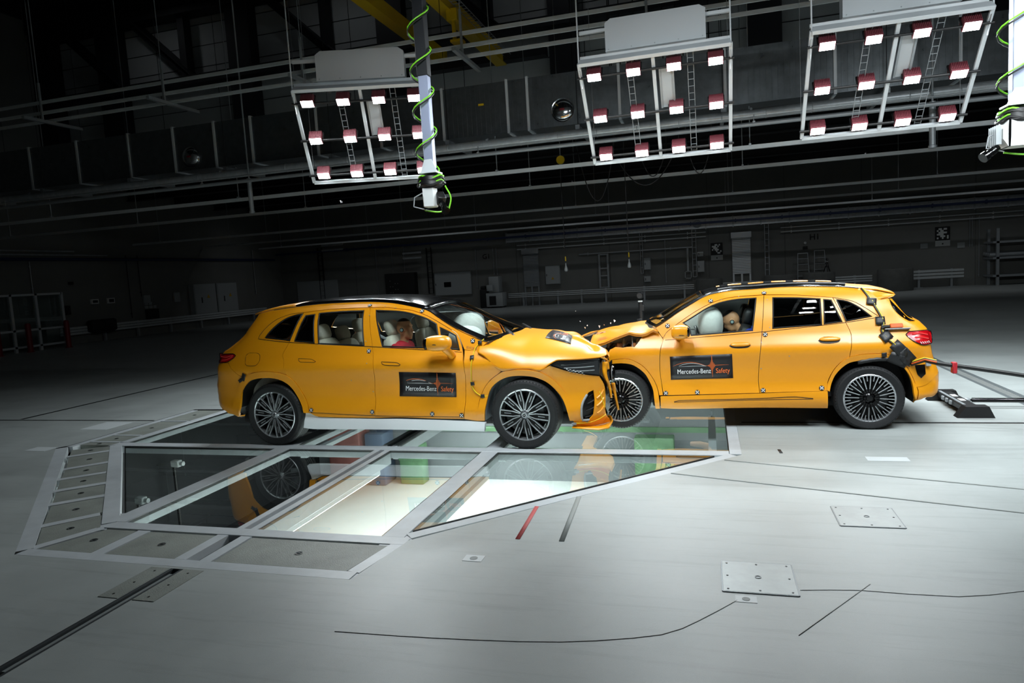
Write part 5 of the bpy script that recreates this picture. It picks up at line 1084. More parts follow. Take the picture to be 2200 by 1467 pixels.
# ------------------------------------------------------------------ overhead: floodlight panels
def light_panel(name, label, o, e1, e2, w, h, tilt, box=True, added_hood=0.0, gz=7.0):
    # o: first lamp of the top row; e1 along the row, e2 down the slope (unit); w, h: spans between outer lamps
    o, e1, e2 = Vector(o), Vector(e1).normalized(), Vector(e2).normalized(); n = e2.cross(e1).normalized()
    if n.z > 0: n = -n
    t = thing(name, o + e1 * (w / 2), label, 'floodlight panel', 'floodlight panels')
    P = lambda a, b, c=0.0: o + e1 * a + e2 * b + n * c
    L, Rr, T, Bm = -.22, w + .22, -.22, h + .16
    def bar(nm, a, b, ww, hh, m='frame_white'): q = MB(); q.bar(a, b, ww, hh, -n, .004); return q.obj(nm, m, t)
    for x in (L, w / 2, Rr): bar('frame_rail', P(x, T, -.1), P(x, Bm, -.1), .055, .05)
    bar('frame_beam', P(L, T, -.1), P(Rr, T, -.1), .06, .14); bar('frame_beam', P(L, Bm, -.1), P(Rr, Bm, -.1), .06, .05)
    for r in range(3): q = MB(); q.tube([P(L - .05, h * r / 2, -.05), P(Rr + .05, h * r / 2, -.05)], .02, 10); q.obj('cross_tube', 'satin_black', t)
    for x in (.30 * w, .80 * w):
        q = MB()
        for s in (-.045, .045): q.tube([P(x + s, T + .05, -.13), P(x + s, Bm, -.13)], .006, 5)
        for k in range(16): b = T + .05 + (Bm - T - .1) * k / 15; q.tube([P(x - .045, b, -.13), P(x + .045, b, -.13)], .005, 5)
        q.obj('cable_ladder', 'steel_mid', t)
    q = MB(); q.bar(P(w * .57, .06, -.16), P(w * .57, h * .5, -.16), .02, .24, e1)
    q = MB(); q.bar(P(w * .60, .05, -.16), P(w * .60, h * .5, -.16), .22, .012, -n); g = q.obj('gear_plate', 'box_grey', t)
    for s in (-.10, .10): q = MB(); q.bar(P(w * .60 + s, .05, -.145), P(w * .60 + s, h * .5, -.145), .03, .02, -n); q.obj('perforated_rail', 'steel_mid', g)
    yaw = Vector((e1.x, e1.y, 0)).normalized(); fw = Vector((0, 0, 1)).cross(yaw).normalized()      # fw: away from the camera side
    s = tilt; dn = Vector((0, 0, -1)) * cos(abs(s)) - fw * sin(s); bk = yaw.cross(dn)
    B = MB(); B.box((0, 0, .085), (.225, .155, .17), None, .006)
    for k in range(10): B.box((-.10 + .0222 * k, -.082, .10), (.008, .014, .13))
    hm = B.mesh('floodlight'); Lm = MB(); Lm.add([(-.10, -.068, -.002), (.10, -.068, -.002), (.10, .068, -.002), (-.10, .068, -.002)], [(0, 3, 2, 1)]); lm = Lm.mesh('lens', False)
    K = MB(); K.tube([(-.06, 0, .17), (-.03, .0, .24), (.05, .0, .23), (.09, .02, .17)], .006, 5); km = K.mesh('supply_cable'); Q = MB(); Q.box((-.122, 0, .12), (.012, .03, .16)); Q.box((.122, 0, .12), (.012, .03, .16)); Q.box((0, 0, .195), (.25, .03, .012)); qm = Q.mesh('bracket')
    Hd = MB()
    for sx, sy, dx, dy in ((-.108, 0, .006, .155), (.108, 0, .006, .155), (0, -.075, .222, .006)): Hd.box((sx, sy, -added_hood / 2 - .001), (dx, dy, max(added_hood, .01)))
    hdm = Hd.mesh('added_hood') if added_hood else None  # hoods added to the unseen camera-side lamps to narrow their beam
    up = -dn; m3 = Matrix((yaw, up.cross(yaw), up)).transposed().to_4x4()
    for r in range(3):
        for c in range(4):
            m4 = Matrix.Translation(P(w * c / 3, h * r / 2, -.02)) @ m3; f = link('floodlight', hm, 'flood_red'); f.matrix_basis = m4; attach(f, t)
            for nm, me, mt in (('lens', lm, 'unseen_flood_light_near' if added_hood else 'flood_light'), ('supply_cable', km, 'cable_black'), ('bracket', qm, 'satin_black')) + ((('added_hood', hdm, 'satin_black'),) if added_hood else ()): x = link(nm, me, mt); x.matrix_basis = m4; attach(x, f)
    if box:
        z0, z1 = o.z + .37, o.z + .86; a, b = P(w * .11, 0), P(w * .93, 0); a.z = b.z = 0; d = (b - a).normalized(); nn = Vector((d.y, -d.x, 0))
        prof = [(0, z0), ((b - a).length, z0), ((b - a).length, z1 - .06), ((b - a).length - .09, z1), (.09, z1), (0, z1 - .06)]
        q = MB(); q.prism(prof, -.02, .22, lambda u, v, k: a + d * u + Vector((0, 0, v)) - nn * k); bx = q.obj('supply_cabinet', 'box_grey', t, angle=20)
        for k in range(5):
            sc = MB(); sc.box(a + d * (.05 + k * ((b - a).length - .1) / 4) + Vector((0, 0, z0 + .03)) + nn * .02, (.015, .015, .015)); sc.obj('screw', 'steel_mid', bx)
        a2, b2 = P(L, 0), P(Rr, 0)
        for zz in (z0 - .02, z1 - .12): q = MB(); q.bar(Vector((a2.x, a2.y, zz)) - nn * .1, Vector((b2.x, b2.y, zz)) - nn * .1, .05, .05); q.obj('cabinet_rail', 'frame_white', t)
    for x in (L, Rr):
        p = P(x, T, -.1); q = MB(); q.tube([p, (p.x, p.y, gz + 6.4)], .012, 6); q.tube([P(x, T + .1, -.06), P(x, T + .38, -.02)], .01, 5); q.obj('hanger_rod', 'frame_white', t)
        p = P(x, Bm, -.1); q = MB(); q.tube([p, P(x, Bm - .03, -.14), (p.x, p.y, 13.5)], .004, 4); q.obj('hanger_wire', 'steel_mid', t)
    return t
TILT = R(35)
light_panel('light_panel', 'floodlight panel hung at left behind the camera post with shade coloured in, twelve lamps lit', (-1.28, 3.49, 5.02), (1.75, .53, 0), (-.22, .71, -1.105), 1.83, 1.33, TILT)
light_panel('light_panel', 'floodlight panel hung in the middle above the crash, twelve lamps lit', (3.57, 4.0, 4.94), (1, 0, 0), (0, 1.0, -1.095), 1.85, 1.48, TILT)
light_panel('light_panel', 'floodlight panel hung at the top right, twelve lamps lit', (6.97, 4.0, 4.93), (1, 0, 0), (0, 1.0, -1.03), 1.83, 1.43, TILT)
for x, w_ in ((2.5, 'left'), (6.9, 'middle'), (9.7, 'right')):
    light_panel('light_panel', 'floodlight panel of the unseen camera-side row, the %s one' % w_, (x, -.9 if x < 9 else .4, 5.25), (1, 0, 0), (0, -1.0, -.12), 1.83, 1.4, -R(21), box=False, added_hood=.17)
# ------------------------------------------------------------------ camera masts
def mast(label, x, y, z0, m, lens_dir, label_col, twist, second=False):
    t = thing('camera_mast', (x, y, z0), label, 'camera mast', 'hanging camera masts'); q = MB(); q.b2((x - .065, y - .06, z0 + .06), (x + .065, y + .06, z0 + 1.25), .008); q.obj('post', m, t); q = MB(); q.b2((x - .075, y - .07, z0 + 1.25), (x + .075, y + .07, 13.4), .008); q.obj('upper_post', 'steel_dark' if not second else m, t)  # first mast: shade is put into the dark colour of its upper post
    q = MB(); q.prism([(-.12, 0), (.12, 0), (.05, .17), (-.05, .17)], -.075, -.062, lambda u, v, k: (x + u, y + k, z0 + v)); q.b2((x - .12, y - .12, z0 - .01), (x + .12, y + .12, z0 + .01)); q.obj('foot_plate', 'frame_white', t)
    for r, z, mm in ((.17, z0 - .06, 'cable_green'), (.18, z0 - .09, 'cable_black'), (.165, z0 - .12, 'cable_green'), (.19, z0 - .15, 'cable_black')):
        q = MB(); q.tube([(x + r * cos(a * pi / 12), y + r * .8 * sin(a * pi / 12), z + .02 * sin(a * .9)) for a in range(24)], .012, 6, closed=True); q.obj('cable_coil', mm, t)
    q = MB(); q.lathe([(.13, -.19), (.16, -.16), (.15, -.05), (.06, -.02)], 20, 'Z', (x, y, z0)); q.obj('cable_drum', 'satin_black', t)
    for mm, ph in (('cable_green', 0), ('cable_black', .35)):
        pts = []; n = 90
        for k in range(n):
            z = z0 - .02 + 3.4 * k / n; a = twist * (z - z0) * 2 * pi / .52 + ph; r = .10 + .06 * max(0, sin(a * .5) ** 2); pts.append((x + r * cos(a) * 1.15, y + r * sin(a), z))
        q = MB(); q.tube(pts, .0095, 6); q.obj('spiral_cable', mm, t)
    d = Vector(lens_dir).normalized(); c = Vector((x, y, z0 - .32)); u = Vector((0, 0, 1)); r = d.cross(u).normalized(); u2 = r.cross(d); rot = Matrix((r, d, u2)).transposed()
    if not second:
        q = MB(); q.box(c + r * .03, (.16, .15, .26), None, .012); q.obj('camera_housing', 'camera_white', t)
        q = MB(); q.box(c + r * -.10 + d * .02, (.12, .15, .13), rot, .01); cb = q.obj('camera_body', 'satin_black', t); q = MB(); q.box(c + r * -.10 + d * .0 - r * .062, (.006, .11, .10), rot); q.obj('camera_plate', 'camera_blue', cb)
    else:
        q = MB(); prof = [(-.14, -.11), (.12, -.11), (.19, -.02), (.19, .16), (-.14, .16), (-.19, .08), (-.19, -.03)]; q.prism(prof, -.13, .13, lambda a, b, k: c + Vector((a + .02, k, b))); hs = q.obj('camera_housing', 'camera_white', t, angle=20)
        for s in (-.13, .12): q = MB(); q.prism([(p[0] * 1.02, p[1] * 1.03) for p in prof], -.134, .134, lambda a, b, k: c + Vector((.02 + s + a * .06, k, b))); q.obj('housing_rib', 'gloss_black', hs)
        q = MB()
        for k in range(5): q.box(c + Vector((-.20, -.10 + .05 * k, .02)), (.05, .008, .2))
        q.obj('cooling_fin', 'cabinet_grey', hs)
    b0 = c + d * .08 - Vector((0, 0, .02 if not second else .06)) + (r * -.10 if not second else Vector((-.12, 0, 0)))
    q = MB()
    for k, (rr, l0, l1) in enumerate(((.035, 0, .05), (.045, .05, .10), (.04, .10, .15), (.055, .15, .2))): q.tube([b0 + d * l0, b0 + d * l1], rr, 14)
    q.obj('lens', 'gloss_black', t)
    q = MB(); q.tube(spline([tuple(c + Vector((.19, 0, .14))), tuple(c + Vector((.26, 0, -.02))), tuple(c + Vector((.22, 0, -.18))), tuple(c + Vector((.08, -.02, -.20))), tuple(c + Vector((-.12, 0, -.16)))], .03), .010, 6); q.obj('loop_cable', 'cable_green', t)
    q = MB(); q.tube(spline([tuple(c + Vector((-.12, 0, .08))), tuple(c + Vector((-.26, 0, .02))), tuple(c + Vector((-.28, 0, -.10))), tuple(c + Vector((-.12, -.02, -.15)))], .03), .007, 6); q.obj('loop_cable', 'liner_grey', t)
mast('camera post with shade coloured into its upper part, hanging in front of the left floodlight panel with green spiral cable', 1.70, 1.5, 3.34, 'mast_blue_grey', (.45, -.5, -.6), None, 1)
mast('blue-grey camera post with white camera housing at the right edge of the picture', 8.41, 1.5, 3.40, 'mast_blue_grey', (-.75, -.3, -.5), None, 1, True)
# ------------------------------------------------------------------ ducts, pipes, rails
XL, XR = -21.4, 23.8
d = thing('ventilation_duct', (2, 9.5, 5.3), 'large rectangular sheet metal ventilation duct crossing the hall behind the floodlights', 'duct')
xs = [-21.4, -17.5, -14.1, -12.3, -10.45, -8.9, -7.55, -6.38, -4.4, -2.6, -.9, .75, 1.25, 3.4, 5.7, 7.9, 10.2, 12.6, 15.0, 18, 21, 23.8]
for i in range(len(xs) - 1):
    q = MB(); q.b2((xs[i] + .01, 9.0, 5.31), (xs[i + 1] - .01, 10.2, 6.50)); n = int((xs[i + 1] - xs[i]) / .12) if xs[i] > -1.2 else 0
    for k in range(1, n): q.b2((xs[i] + k * .12, 8.992, 5.32), (xs[i] + k * .12 + .012, 9.0, 6.49))
    q.obj('duct_section', 'duct_metal', d); q = MB(); q.b2((xs[i] - .03, 8.965, 5.28), (xs[i] + .03, 10.23, 6.53)); q.obj('duct_flange', 'frame_white', d)
for x, lbl in ((2.08, 'round'), (-8.36, 'round')):
    q = MB(); q.lathe([(.0005, -.10), (.14, -.095), (.22, -.06), (.25, -.03), (.27, -.035), (.275, 0)], 36, 'Y', (x, 8.99, 5.66), caps=False); h = q.obj('inspection_hatch', 'chrome', d); q = MB(); q.box((x, 8.88, 5.66), (.12, .02, .05), None, .008); q.obj('hatch_handle', 'bollard_red', h)
q = MB(); q.b2((.02, 8.985, 6.0), (.16, 8.995, 6.05)); q.obj('yellow_tag', 'crane_yellow', d)
for i in range(14):
    x = -20 + 3.2 * i; q = MB(); q.b2((x, 8.8, 5.14), (x + .08, 10.5, 5.24)); q.b2((x - .01, 8.78, 5.13), (x + .09, 8.84, 5.25)); q.obj('support_bracket', 'steel_mid', d)
    for yy in (8.86, 10.36): q = MB(); q.tube([(x + .04, yy, 5.2), (x + .04, yy, 13.5)], .008, 5); q.obj('hanger_rod', 'steel_dark', d)
def xpipe(name, y, z, r, m, label, cat='pipe', hang=True, square=False, x0=XL, x1=XR, group=None, top=13.5, ridge=0):
    t = thing(name, ((x0 + x1) / 2, y, z), label, cat, group); q = MB()
    if square: q.bar((x0, y, z), (x1, y, z), r, r * square)
    else: q.tube([(x0, y, z), (x1, y, z)], r, 14)
    q.obj('run', m, t)
    if hang:
        k = 0; x = x0 + 1.6
        while x < x1:
            q = MB(); q.tube([(x, y, z), (x, y, top)], .012, 5); q.box((x, y, z + r * .8), (.05, max(r, .04) * 1.5, .05)); q.obj('hanger', 'steel_mid', t); x += 5.9 + (k % 3) * .8; k += 1
    if ridge:
        n = 0; x = x0
        while x < x1 and n < 90: q = MB(); q.lathe([(r, -.012), (r * 1.06, 0), (r, .012)], 14, 'X', (x, y, z), caps=False); q.obj('flange', m, t); x += ridge; n += 1
    return t
xpipe('spiral_duct', 8.7, 5.02, .11, 'galvanised', 'round spiral duct running just under the big rectangular duct', 'duct', ridge=.9, top=5.16)
xpipe('water_pipe', 7.9, 4.66, .045, 'steel_mid', 'steel sprinkler pipe running below the big duct', ridge=3.1, top=4.85)
xpipe('conduit_pipe', 7.9, 4.80, .014, 'steel_mid', 'thin conduit running just above the steel sprinkler pipe', hang=False)
for i, (y, z, lb_) in enumerate(((9.3, 4.42, 'nearest'), (12.6, 4.4, 'second'), (19.9, 4.4, 'third'), (24.9, 4.4, 'fourth'), (29.6, 4.38, 'farthest'))):
    xpipe('ceiling_rail', y, z, .07, 'rail_grey', '%s of the long straight mounting rails hung across the hall' % lb_, 'rail', square=1.3, group='hung mounting rails', top=7.0 if y > 16.6 else 13.5)
tray = thing('overhead_tray', (1, 8.1, 7.0), 'three parallel metal tray rails on cross brackets running above the big duct', 'cable tray')
for y, z in ((8.0, 7.38), (8.0, 7.10), (8.3, 6.96)): q = MB(); q.bar((XL, y, z), (XR, y, z), .05, .08); q.obj('rail', 'rail_grey', tray)
for i in range(11):
    x = -20.5 + 4.1 * i; q = MB(); q.b2((x, 7.4, 6.84), (x + .09, 9.2, 6.92)); q.b2((x + .02, 7.95, 6.92), (x + .07, 8.0, 7.9)); q.tube([(x + .045, 7.98, 7.8), (x + .045, 7.98, 13.5)], .012, 5); q.obj('bracket', 'steel_mid', tray)
for i in range(4):
    y = 20 + 3 * i; q = MB(); q.b2((XL, y - .1, 6.5), (XR, y + .1, 7.0)); q.b2((XL, y - .2, 6.46), (XR, y + .2, 6.5)); tag(q.obj('roof_beam', 'steel_dark'), ('first', 'second', 'third', 'fourth')[i] + ' dark roof beam of the low ceiling at the back, counted from the front', 'beam', 'roof beams')
for i, (x, y) in enumerate(((-14.5, 26.5), (-9, 27.5), (-2, 27.5), (3, 27.5), (8, 27.5), (13, 27.5), (18.5, 27.5))):  # luminaires added to lift the dark back wall, housings hide the tubes
    t = thing('added_luminaire', (x, y, 6.5), 'added fill luminaire under the low ceiling at the back, number %s from the left' % ('one', 'two', 'three', 'four', 'five', 'six', 'seven')[i], 'lamp', 'added fill luminaires'); q = MB()
    q.b2((x - .8, y - .12, 6.4), (x + .8, y + .12, 6.44)); q.b2((x - .8, y - .13, 6.18), (x + .8, y - .12, 6.44)); q.b2((x - .8, y + .12, 6.30), (x + .8, y + .13, 6.44)); q.obj('housing', 'steel_dark', t)
    q = MB(); q.add([(x - .75, y - .08, 6.395), (x + .75, y - .08, 6.395), (x + .75, y + .08, 6.395), (x - .75, y + .08, 6.395)], [(0, 3, 2, 1)]); q.obj('tube', 'hall_fill_light', t, fix=False)
    for s_ in (-.6, .6): q = MB(); q.tube([(x + s_, y, 6.44), (x + s_, y, 7.0)], .01, 5); q.obj('hanger', 'steel_dark', t)
for i, x in enumerate((-15, -7, 1, 9, 17)):  # lamps added out of view to brighten the upper wall siding
    t = thing('added_bay_lamp', (x, 13.6, 13.0), 'added high bay fill lamp above the trays near the upper wall, number %s from the left' % ('one', 'two', 'three', 'four', 'five')[i], 'lamp', 'added high bay lamps'); q = MB(); q.lathe([(.1, 13.35), (.14, 13.3), (.3, 13.1), (.32, 13.0)], 20, 'Z', (x, 13.6, 0), caps=False); q.obj('added_lamp_shade', 'steel_dark', t)
    q = MB(); q.tube([(x, 13.6, 13.3), (x, 13.6, 13.5)], .02, 6); q.obj('added_stem', 'steel_dark', t); q = MB(); q.lathe([(.0005, 13.03), (.28, 13.03), (.28, 13.05), (.0005, 13.05)], 16, 'Z', (x, 13.6, 0)); q.obj('added_diffuser', 'bay_fill_light', t)
# truss in front of the upper wall
ts = thing('roof_truss', (1, 16.2, 7.0), 'dark steel truss of columns and diagonal braces in front of the pale upper wall', 'truss')
for i in range(8):
    x = -23.9 + 6.2 * i
    if x < -21.5: x = -21.1
    t = MB(); t.b2((x - .42, 15.9, 7.0), (x + .42, 16.5, 13.5)); t.b2((x - .5, 15.85, 7.0), (x + .5, 15.9, 13.5)); t.obj('column', 'steel_dark', ts)
    if x + 6 < 23:
        t = MB(); t.bar((x + 1.2, 16.2, 12.7), (x + 3.9, 16.2, 10.2), .3, .35, (0, 1, 0)); t.bar((x + 1.35, 15.95, 12.75), (x + 4.05, 15.95, 10.25), .04, .5, (0, 1, 0)); t.obj('diagonal_brace', 'steel_dark', ts)
        t = MB(); t.b2((x + 3.4, 16.0, 10.2), (x + 3.7, 16.4, 12.8)); t.obj('strut', 'steel_dark', ts)
for z in (10.1, 12.75): t = MB(); t.b2((XL, 15.7, z - .16), (XR, 16.4, z + .1)); t.b2((XL, 15.6, z + .1), (XR, 16.5, z + .13)); t.obj('chord', 'steel_dark', ts)
for i in range(9):
    y = -2 + 2.2 * i; t = MB(); t.b2((XL, y - .06, 12.9), (XR, y + .06, 13.4)); tag(t.obj('roof_purlin', 'steel_dark'), 'dark roof purlin number %s from the camera side' % ('one', 'two', 'three', 'four', 'five', 'six', 'seven', 'eight', 'nine')[i], 'beam', 'roof purlins')
# yellow crane
cr = thing('overhead_crane', (-1.2, 10, 8.8), 'yellow overhead crane girder with cable ladder at the top of the picture', 'crane')
q = MB(); q.b2((-1.38, 4.0, 8.86), (-1.02, 15.6, 9.25)); q.obj('girder', 'crane_yellow', cr); q = MB(); q.b2((-3.45, 9.0, 9.22), (-3.1, 15.6, 9.6)); q.obj('girder', 'crane_yellow', cr)
q = MB(); q.b2((-4.0, 15.2, 8.9), (.4, 15.6, 9.2)); q.obj('end_carriage', 'steel_dark', cr)
q = MB(); q.b2((-1.02, 10.4, 8.05), (-.94, 10.5, 8.75)); q.b2((-1.02, 10.2, 8.0), (-.7, 10.5, 8.06)); q.obj('hook_arm', 'crane_yellow', cr); q = MB(); q.b2((-1.15, 10.35, 8.6), (-.85, 10.6, 8.9), .01); q.obj('drive_box', 'crane_yellow', cr)
q = MB()
for s in (-.95, -.70): q.tube([(s, 3, 9.0), (s, 15, 9.0)], .012, 5)
for k in range(60): q.tube([(-.95, 3 + .2 * k, 9.0), (-.70, 3 + .2 * k, 9.0)], .008, 4)
q.obj('cable_ladder', 'steel_mid', cr)
# hanging cables, pulleys, tube posts
for x, lb_ in ((1.36, 'left'), (3.14, 'right')):
    t = thing('hanging_plug', (x, 12.0, 1.95), 'grey plug on a long thin cable hanging over the dark floor, the %s one' % lb_, 'hanging plug', 'hanging plugs'); q = MB(); q.tube([(x, 12, 13.4), (x - .02, 12, 4.9), (x, 12, 2.12)], .012, 6); q.obj('cable', 'cable_black', t); q = MB(); q.lathe([(.015, .2), (.02, .12), (.04, .07), (.055, .0), (.04, -.04), (.01, -.05)], 12, 'Z', (x, 12, 1.95)); q.obj('plug', 'cabinet_grey', t); q = MB(); q.tube([(x, 12, 2.20), (x, 12, 2.33)], .018, 8); q.obj('yellow_sleeve', 'crane_yellow', t)
t = thing('cable_pulley', (1.39, 12, 4.99), 'yellow round cable pulley hanging under the ceiling rail', 'pulley'); q = MB(); q.lathe([(.05, -.03), (.11, -.04), (.12, 0), (.11, .04), (.05, .03)], 20, 'Y', (1.39, 11.85, 4.99)); q.obj('wheel', 'crane_yellow', t); q = MB(); q.tube([(1.39, 11.85, 5.1), (1.39, 11.85, 13.4)], .01, 5); q.obj('hanger', 'steel_mid', t)
for x, lb_ in ((-6.23, 'grey hanging tube left of the left floodlight panel'), (9.57, 'grey hanging tube below the right floodlight panel')):
    q = MB(); q.tube([(x, 8.5, 13.4), (x, 8.5, 4.8)], .02, 8); q.tube([(x, 8.5, 4.82), (x, 8.5, 3.94)], .06, 14); q.lathe([(.07, 3.92), (.075, 3.94), (.075, 3.97), (.065, 3.98)], 14, 'Z', (x, 8.5, 0)); tag(q.obj('hanging_tube', 'steel_mid'), lb_, 'tube')
for i, (a, b, s) in enumerate((((2.0, 11, 5.2), (3.0, 11, 5.2), 1.5), ((2.9, 11.5, 5.0), (4.6, 11.5, 5.1), 1.0), ((4.8, 10.5, 4.9), (5.4, 10.5, 4.9), .8), ((3.6, 11, 4.9), (4.3, 11, 4.9), .7))):
    pts = [(a[0] + (b[0] - a[0]) * k / 16, a[1], a[2] + (b[2] - a[2]) * k / 16 - s * (1 - (k / 8 - 1) ** 2)) for k in range(17)]; q = MB(); q.tube([(pts[0][0], a[1], 13.4)] + pts + [(pts[-1][0], a[1], 13.4)], .014, 6)
    tag(q.obj('looped_cable', 'cable_black'), ('widest', 'longest', 'short right', 'short middle')[i] + ' black cable loop hanging behind the middle floodlight panel', 'cable', 'looped cables')
# ------------------------------------------------------------------ back wall
YW = 31.98
def wall_box(name, x0, z0, x1, z1, m, label, cat, dep=.25, door=True, sign=None, vents=False):
    t = thing(name, ((x0 + x1) / 2, YW - dep, z0), label, cat); q = MB(); q.b2((x0, YW - dep, z0), (x1, YW, z1), .01); b = q.obj('body', m, t)
    if door:
        q = MB(); q.b2((x0 + .03, YW - dep - .02, z0 + .03), (x1 - .03, YW - dep, z1 - .03), .006); dr = q.obj('door', m, t); q = MB(); q.box((x0 + .08, YW - dep - .03, (z0 + z1) / 2), (.03, .03, .12)); q.obj('lock', 'satin_black', dr)
        if sign: q = MB(); q.prism([(-.09, 0), (.09, 0), (0, .16)], 0, .006, lambda u, v, k: ((x0 + x1) / 2 + u, YW - dep - .027 + k, z0 + .25 * (z1 - z0) + v)); q.obj('warning_sign', 'warning_yellow', dr)
    return t
def slab_rail(x0, x1, z0, z1, posts, label):
    t = thing('guard_rail', ((x0 + x1) / 2, YW - .35, 0), label, 'guard rail', 'guard rails'); h = (z1 - z0)
    for k in range(3): q = MB(); q.b2((x0, YW - .42, z0 + h * k / 3 + .01), (x1, YW - .36, z0 + h * (k + 1) / 3 - .03), .01); q.obj('beam', 'rail_grey', t)
    for x in posts: q = MB(); q.b2((x - .05, YW - .36, .0), (x + .05, YW - .26, z1)); q.b2((x - .18, YW - .42, 0), (x + .18, YW - .2, .02)); q.obj('post', 'steel_mid', t)
slab_rail(-6.1, 4.5, .50, .80, (-5.2, -3.13, -1.75, -.35, 1.8, 3.98), 'long three-beam steel guard rail along the middle of the back wall'); slab_rail(6.0, 8.0, .46, .80, (6.6, 7.5), 'short steel guard rail below the silver shutter'); slab_rail(11.4, 13.3, .44, .80, (12.5,), 'short steel guard rail between two concrete blocks'); slab_rail(14.85, 17.4, .42, .90, (15.43, 16.88), 'dark steel guard rail at the right end of the back wall')
wall_box('control_cabinet', -3.83, 1.18, -2.97, 2.26, 'cabinet_grey', 'grey control cabinet with warning triangle on the back wall', 'cabinet', sign=True)
wall_box('control_cabinet', 1.82, 1.69, 2.20, 2.36, 'cabinet_grey', 'slim grey switch box beside a vertical cable ladder', 'cabinet'); wall_box('switch_box', 1.81, 1.01, 2.17, 1.34, 'cabinet_grey', 'small grey switch box below the slim one', 'switch box')
wall_box('control_cabinet', 4.70, 1.39, 5.07, 2.01, 'cabinet_grey', 'slim grey switch box left of the marker board', 'cabinet'); wall_box('switch_box', 4.71, 2.26, 5.03, 2.50, 'paper_white', 'small pale box above the slim switch box', 'switch box', .15)
wall_box('wall_panel', -10.82, .84, -8.46, 2.23, 'cabinet_grey', 'wide grey panel with small black screen on the dark back wall', 'panel', .12); q = MB(); q.b2((-10.2, YW - .16, 1.35), (-9.75, YW - .145, 1.65)); o = q.obj('screen', 'gloss_black', bpy.data.objects['wall_panel'])
wall_box('wall_panel', -20.45, .73, -17.5, 2.22, 'cabinet_grey', 'wide grey board on the wall near the left corner', 'panel', .1, False)
wall_box('rack_cabinet', -13.95, .93, -11.98, 2.37, 'board_dark', 'dark equipment rack with tiny lights against the back wall', 'rack', .5)
for i in range(9): q = MB(); q.box((-13.6 + .17 * (i % 4), YW - .53, 1.2 + .18 * (i // 2)), (.03, .01, .02)); q.obj('indicator', 'paper_white', bpy.data.objects['rack_cabinet'])
def shutter(x0, x1, z0, z1, m, label):
    t = thing('roller_shutter', ((x0 + x1) / 2, YW - .1, z0), label, 'shutter'); n = 22
    for k in range(n): q = MB(); a = z0 + (z1 - z0) * k / n; b = z0 + (z1 - z0) * (k + 1) / n; q.b2((x0, YW - .1, a + .008), (x1, YW - .03, b - .004), .008); q.obj('slat', m, t)
    q = MB(); q.b2((x0 - .05, YW - .25, z1), (x1 + .05, YW, z1 + .32), .03); q.obj('roller_housing', m, t)
    for x in (x0 + .05, (x0 + x1) / 2, x1 - .05): q = MB(); q.b2((x - .045, YW - .12, 0), (x + .045, YW - .02, z0)); q.obj('leg', m, t)
shutter(6.53, 7.48, 1.18, 3.1, 'frame_white', 'silver slatted shutter on legs at the right of the back wall'); shutter(-5.17, -4.25, 1.1, 3.0, 'steel_mid', 'dim grey slatted shutter on the dark part of the back wall')
def cable_ladder(x, z0, z1, w, label, m='steel_mid'):
    t = thing('cable_ladder', (x, YW - .1, z0), label, 'cable ladder', 'cable ladders on the back wall')
    for s in (-w / 2, w / 2): q = MB(); q.b2((x + s - .015, YW - .12, z0), (x + s + .015, YW + .01, z1)); q.obj('rail', m, t)
    n = int((z1 - z0) / .32)
    for k in range(n + 1): q = MB(); q.b2((x - w / 2, YW - .1, z0 + .32 * k), (x + w / 2, YW - .08, z0 + .32 * k + .025)); q.obj('rung', m, t)
cable_ladder(1.70, 1.5, 4.3, .12, 'narrow vertical cable ladder beside the slim switch box'); cable_ladder(4.56, 1.15, 4.3, .2, 'vertical cable ladder left of the marker board'); cable_ladder(8.30, 1.0, 4.0, .2, 'vertical cable ladder right of the silver shutter'); cable_ladder(-18.6, .9, 4.3, .3, 'dark vertical cable ladder near the left corner', 'steel_dark'); cable_ladder(-11.1, 1.0, 3.8, .3, 'dark vertical cable ladder right of the equipment rack', 'steel_dark')
f = thing('metal_frame', (-.44, YW - .1, .86), 'open grey metal frame standing under the horizontal wall rail', 'frame')
for x in (-.68, -.20): q = MB(); q.b2((x - .05, YW - .14, .80), (x + .05, YW - .04, 2.73)); q.obj('upright', 'steel_mid', f)
for z in (.84, 1.50, 1.92, 2.70): q = MB(); q.b2((-.68, YW - .12, z - .03), (-.20, YW - .06, z + .03)); q.obj('crossbar', 'steel_mid', f)
f = thing('bracket_post', (4.2, YW - .1, 1.1), 'pale post with square foot hanging from the horizontal wall rail', 'post'); q = MB(); q.b2((4.15, YW - .14, 1.5), (4.25, YW - .04, 2.75)); q.obj('post', 'cabinet_grey', f)
for a, b in (((4.02, 1.08), (4.38, 1.12)), ((4.02, 1.46), (4.38, 1.50)), ((4.02, 1.08), (4.06, 1.50)), ((4.34, 1.08), (4.38, 1.50))): q = MB(); q.b2((a[0], YW - .12, a[1]), (b[0], YW - .06, b[1])); q.obj('foot_frame', 'cabinet_grey', f)
def wall_run(name, x0, x1, z, h, m, label, cat='pipe', dep=.12, y=None):
    q = MB(); yy = y or YW; q.b2((x0, yy - dep, z - h / 2), (x1, yy, z + h / 2), .01); k = x0 + .5
    while k < x1: q.b2((k, yy - dep - .01, z - h / 2 - .04), (k + .05, yy, z + h / 2 + .04)); k += 2.3
    return tag(q.obj(name, m), label, cat)
wall_run('wall_rail', -1.84, 4.45, 2.79, .07, 'steel_mid', 'horizontal grey rail on the back wall above the open frame', 'rail'); wall_run('cable_tray', -5.5, 5.2, 3.55, .06, 'rail_grey', 'upper perforated cable tray on the back wall', 'cable tray'); wall_run('cable_tray', -5.5, 5.2, 3.31, .06, 'rail_grey', 'lower perforated cable tray on the back wall', 'cable tray')
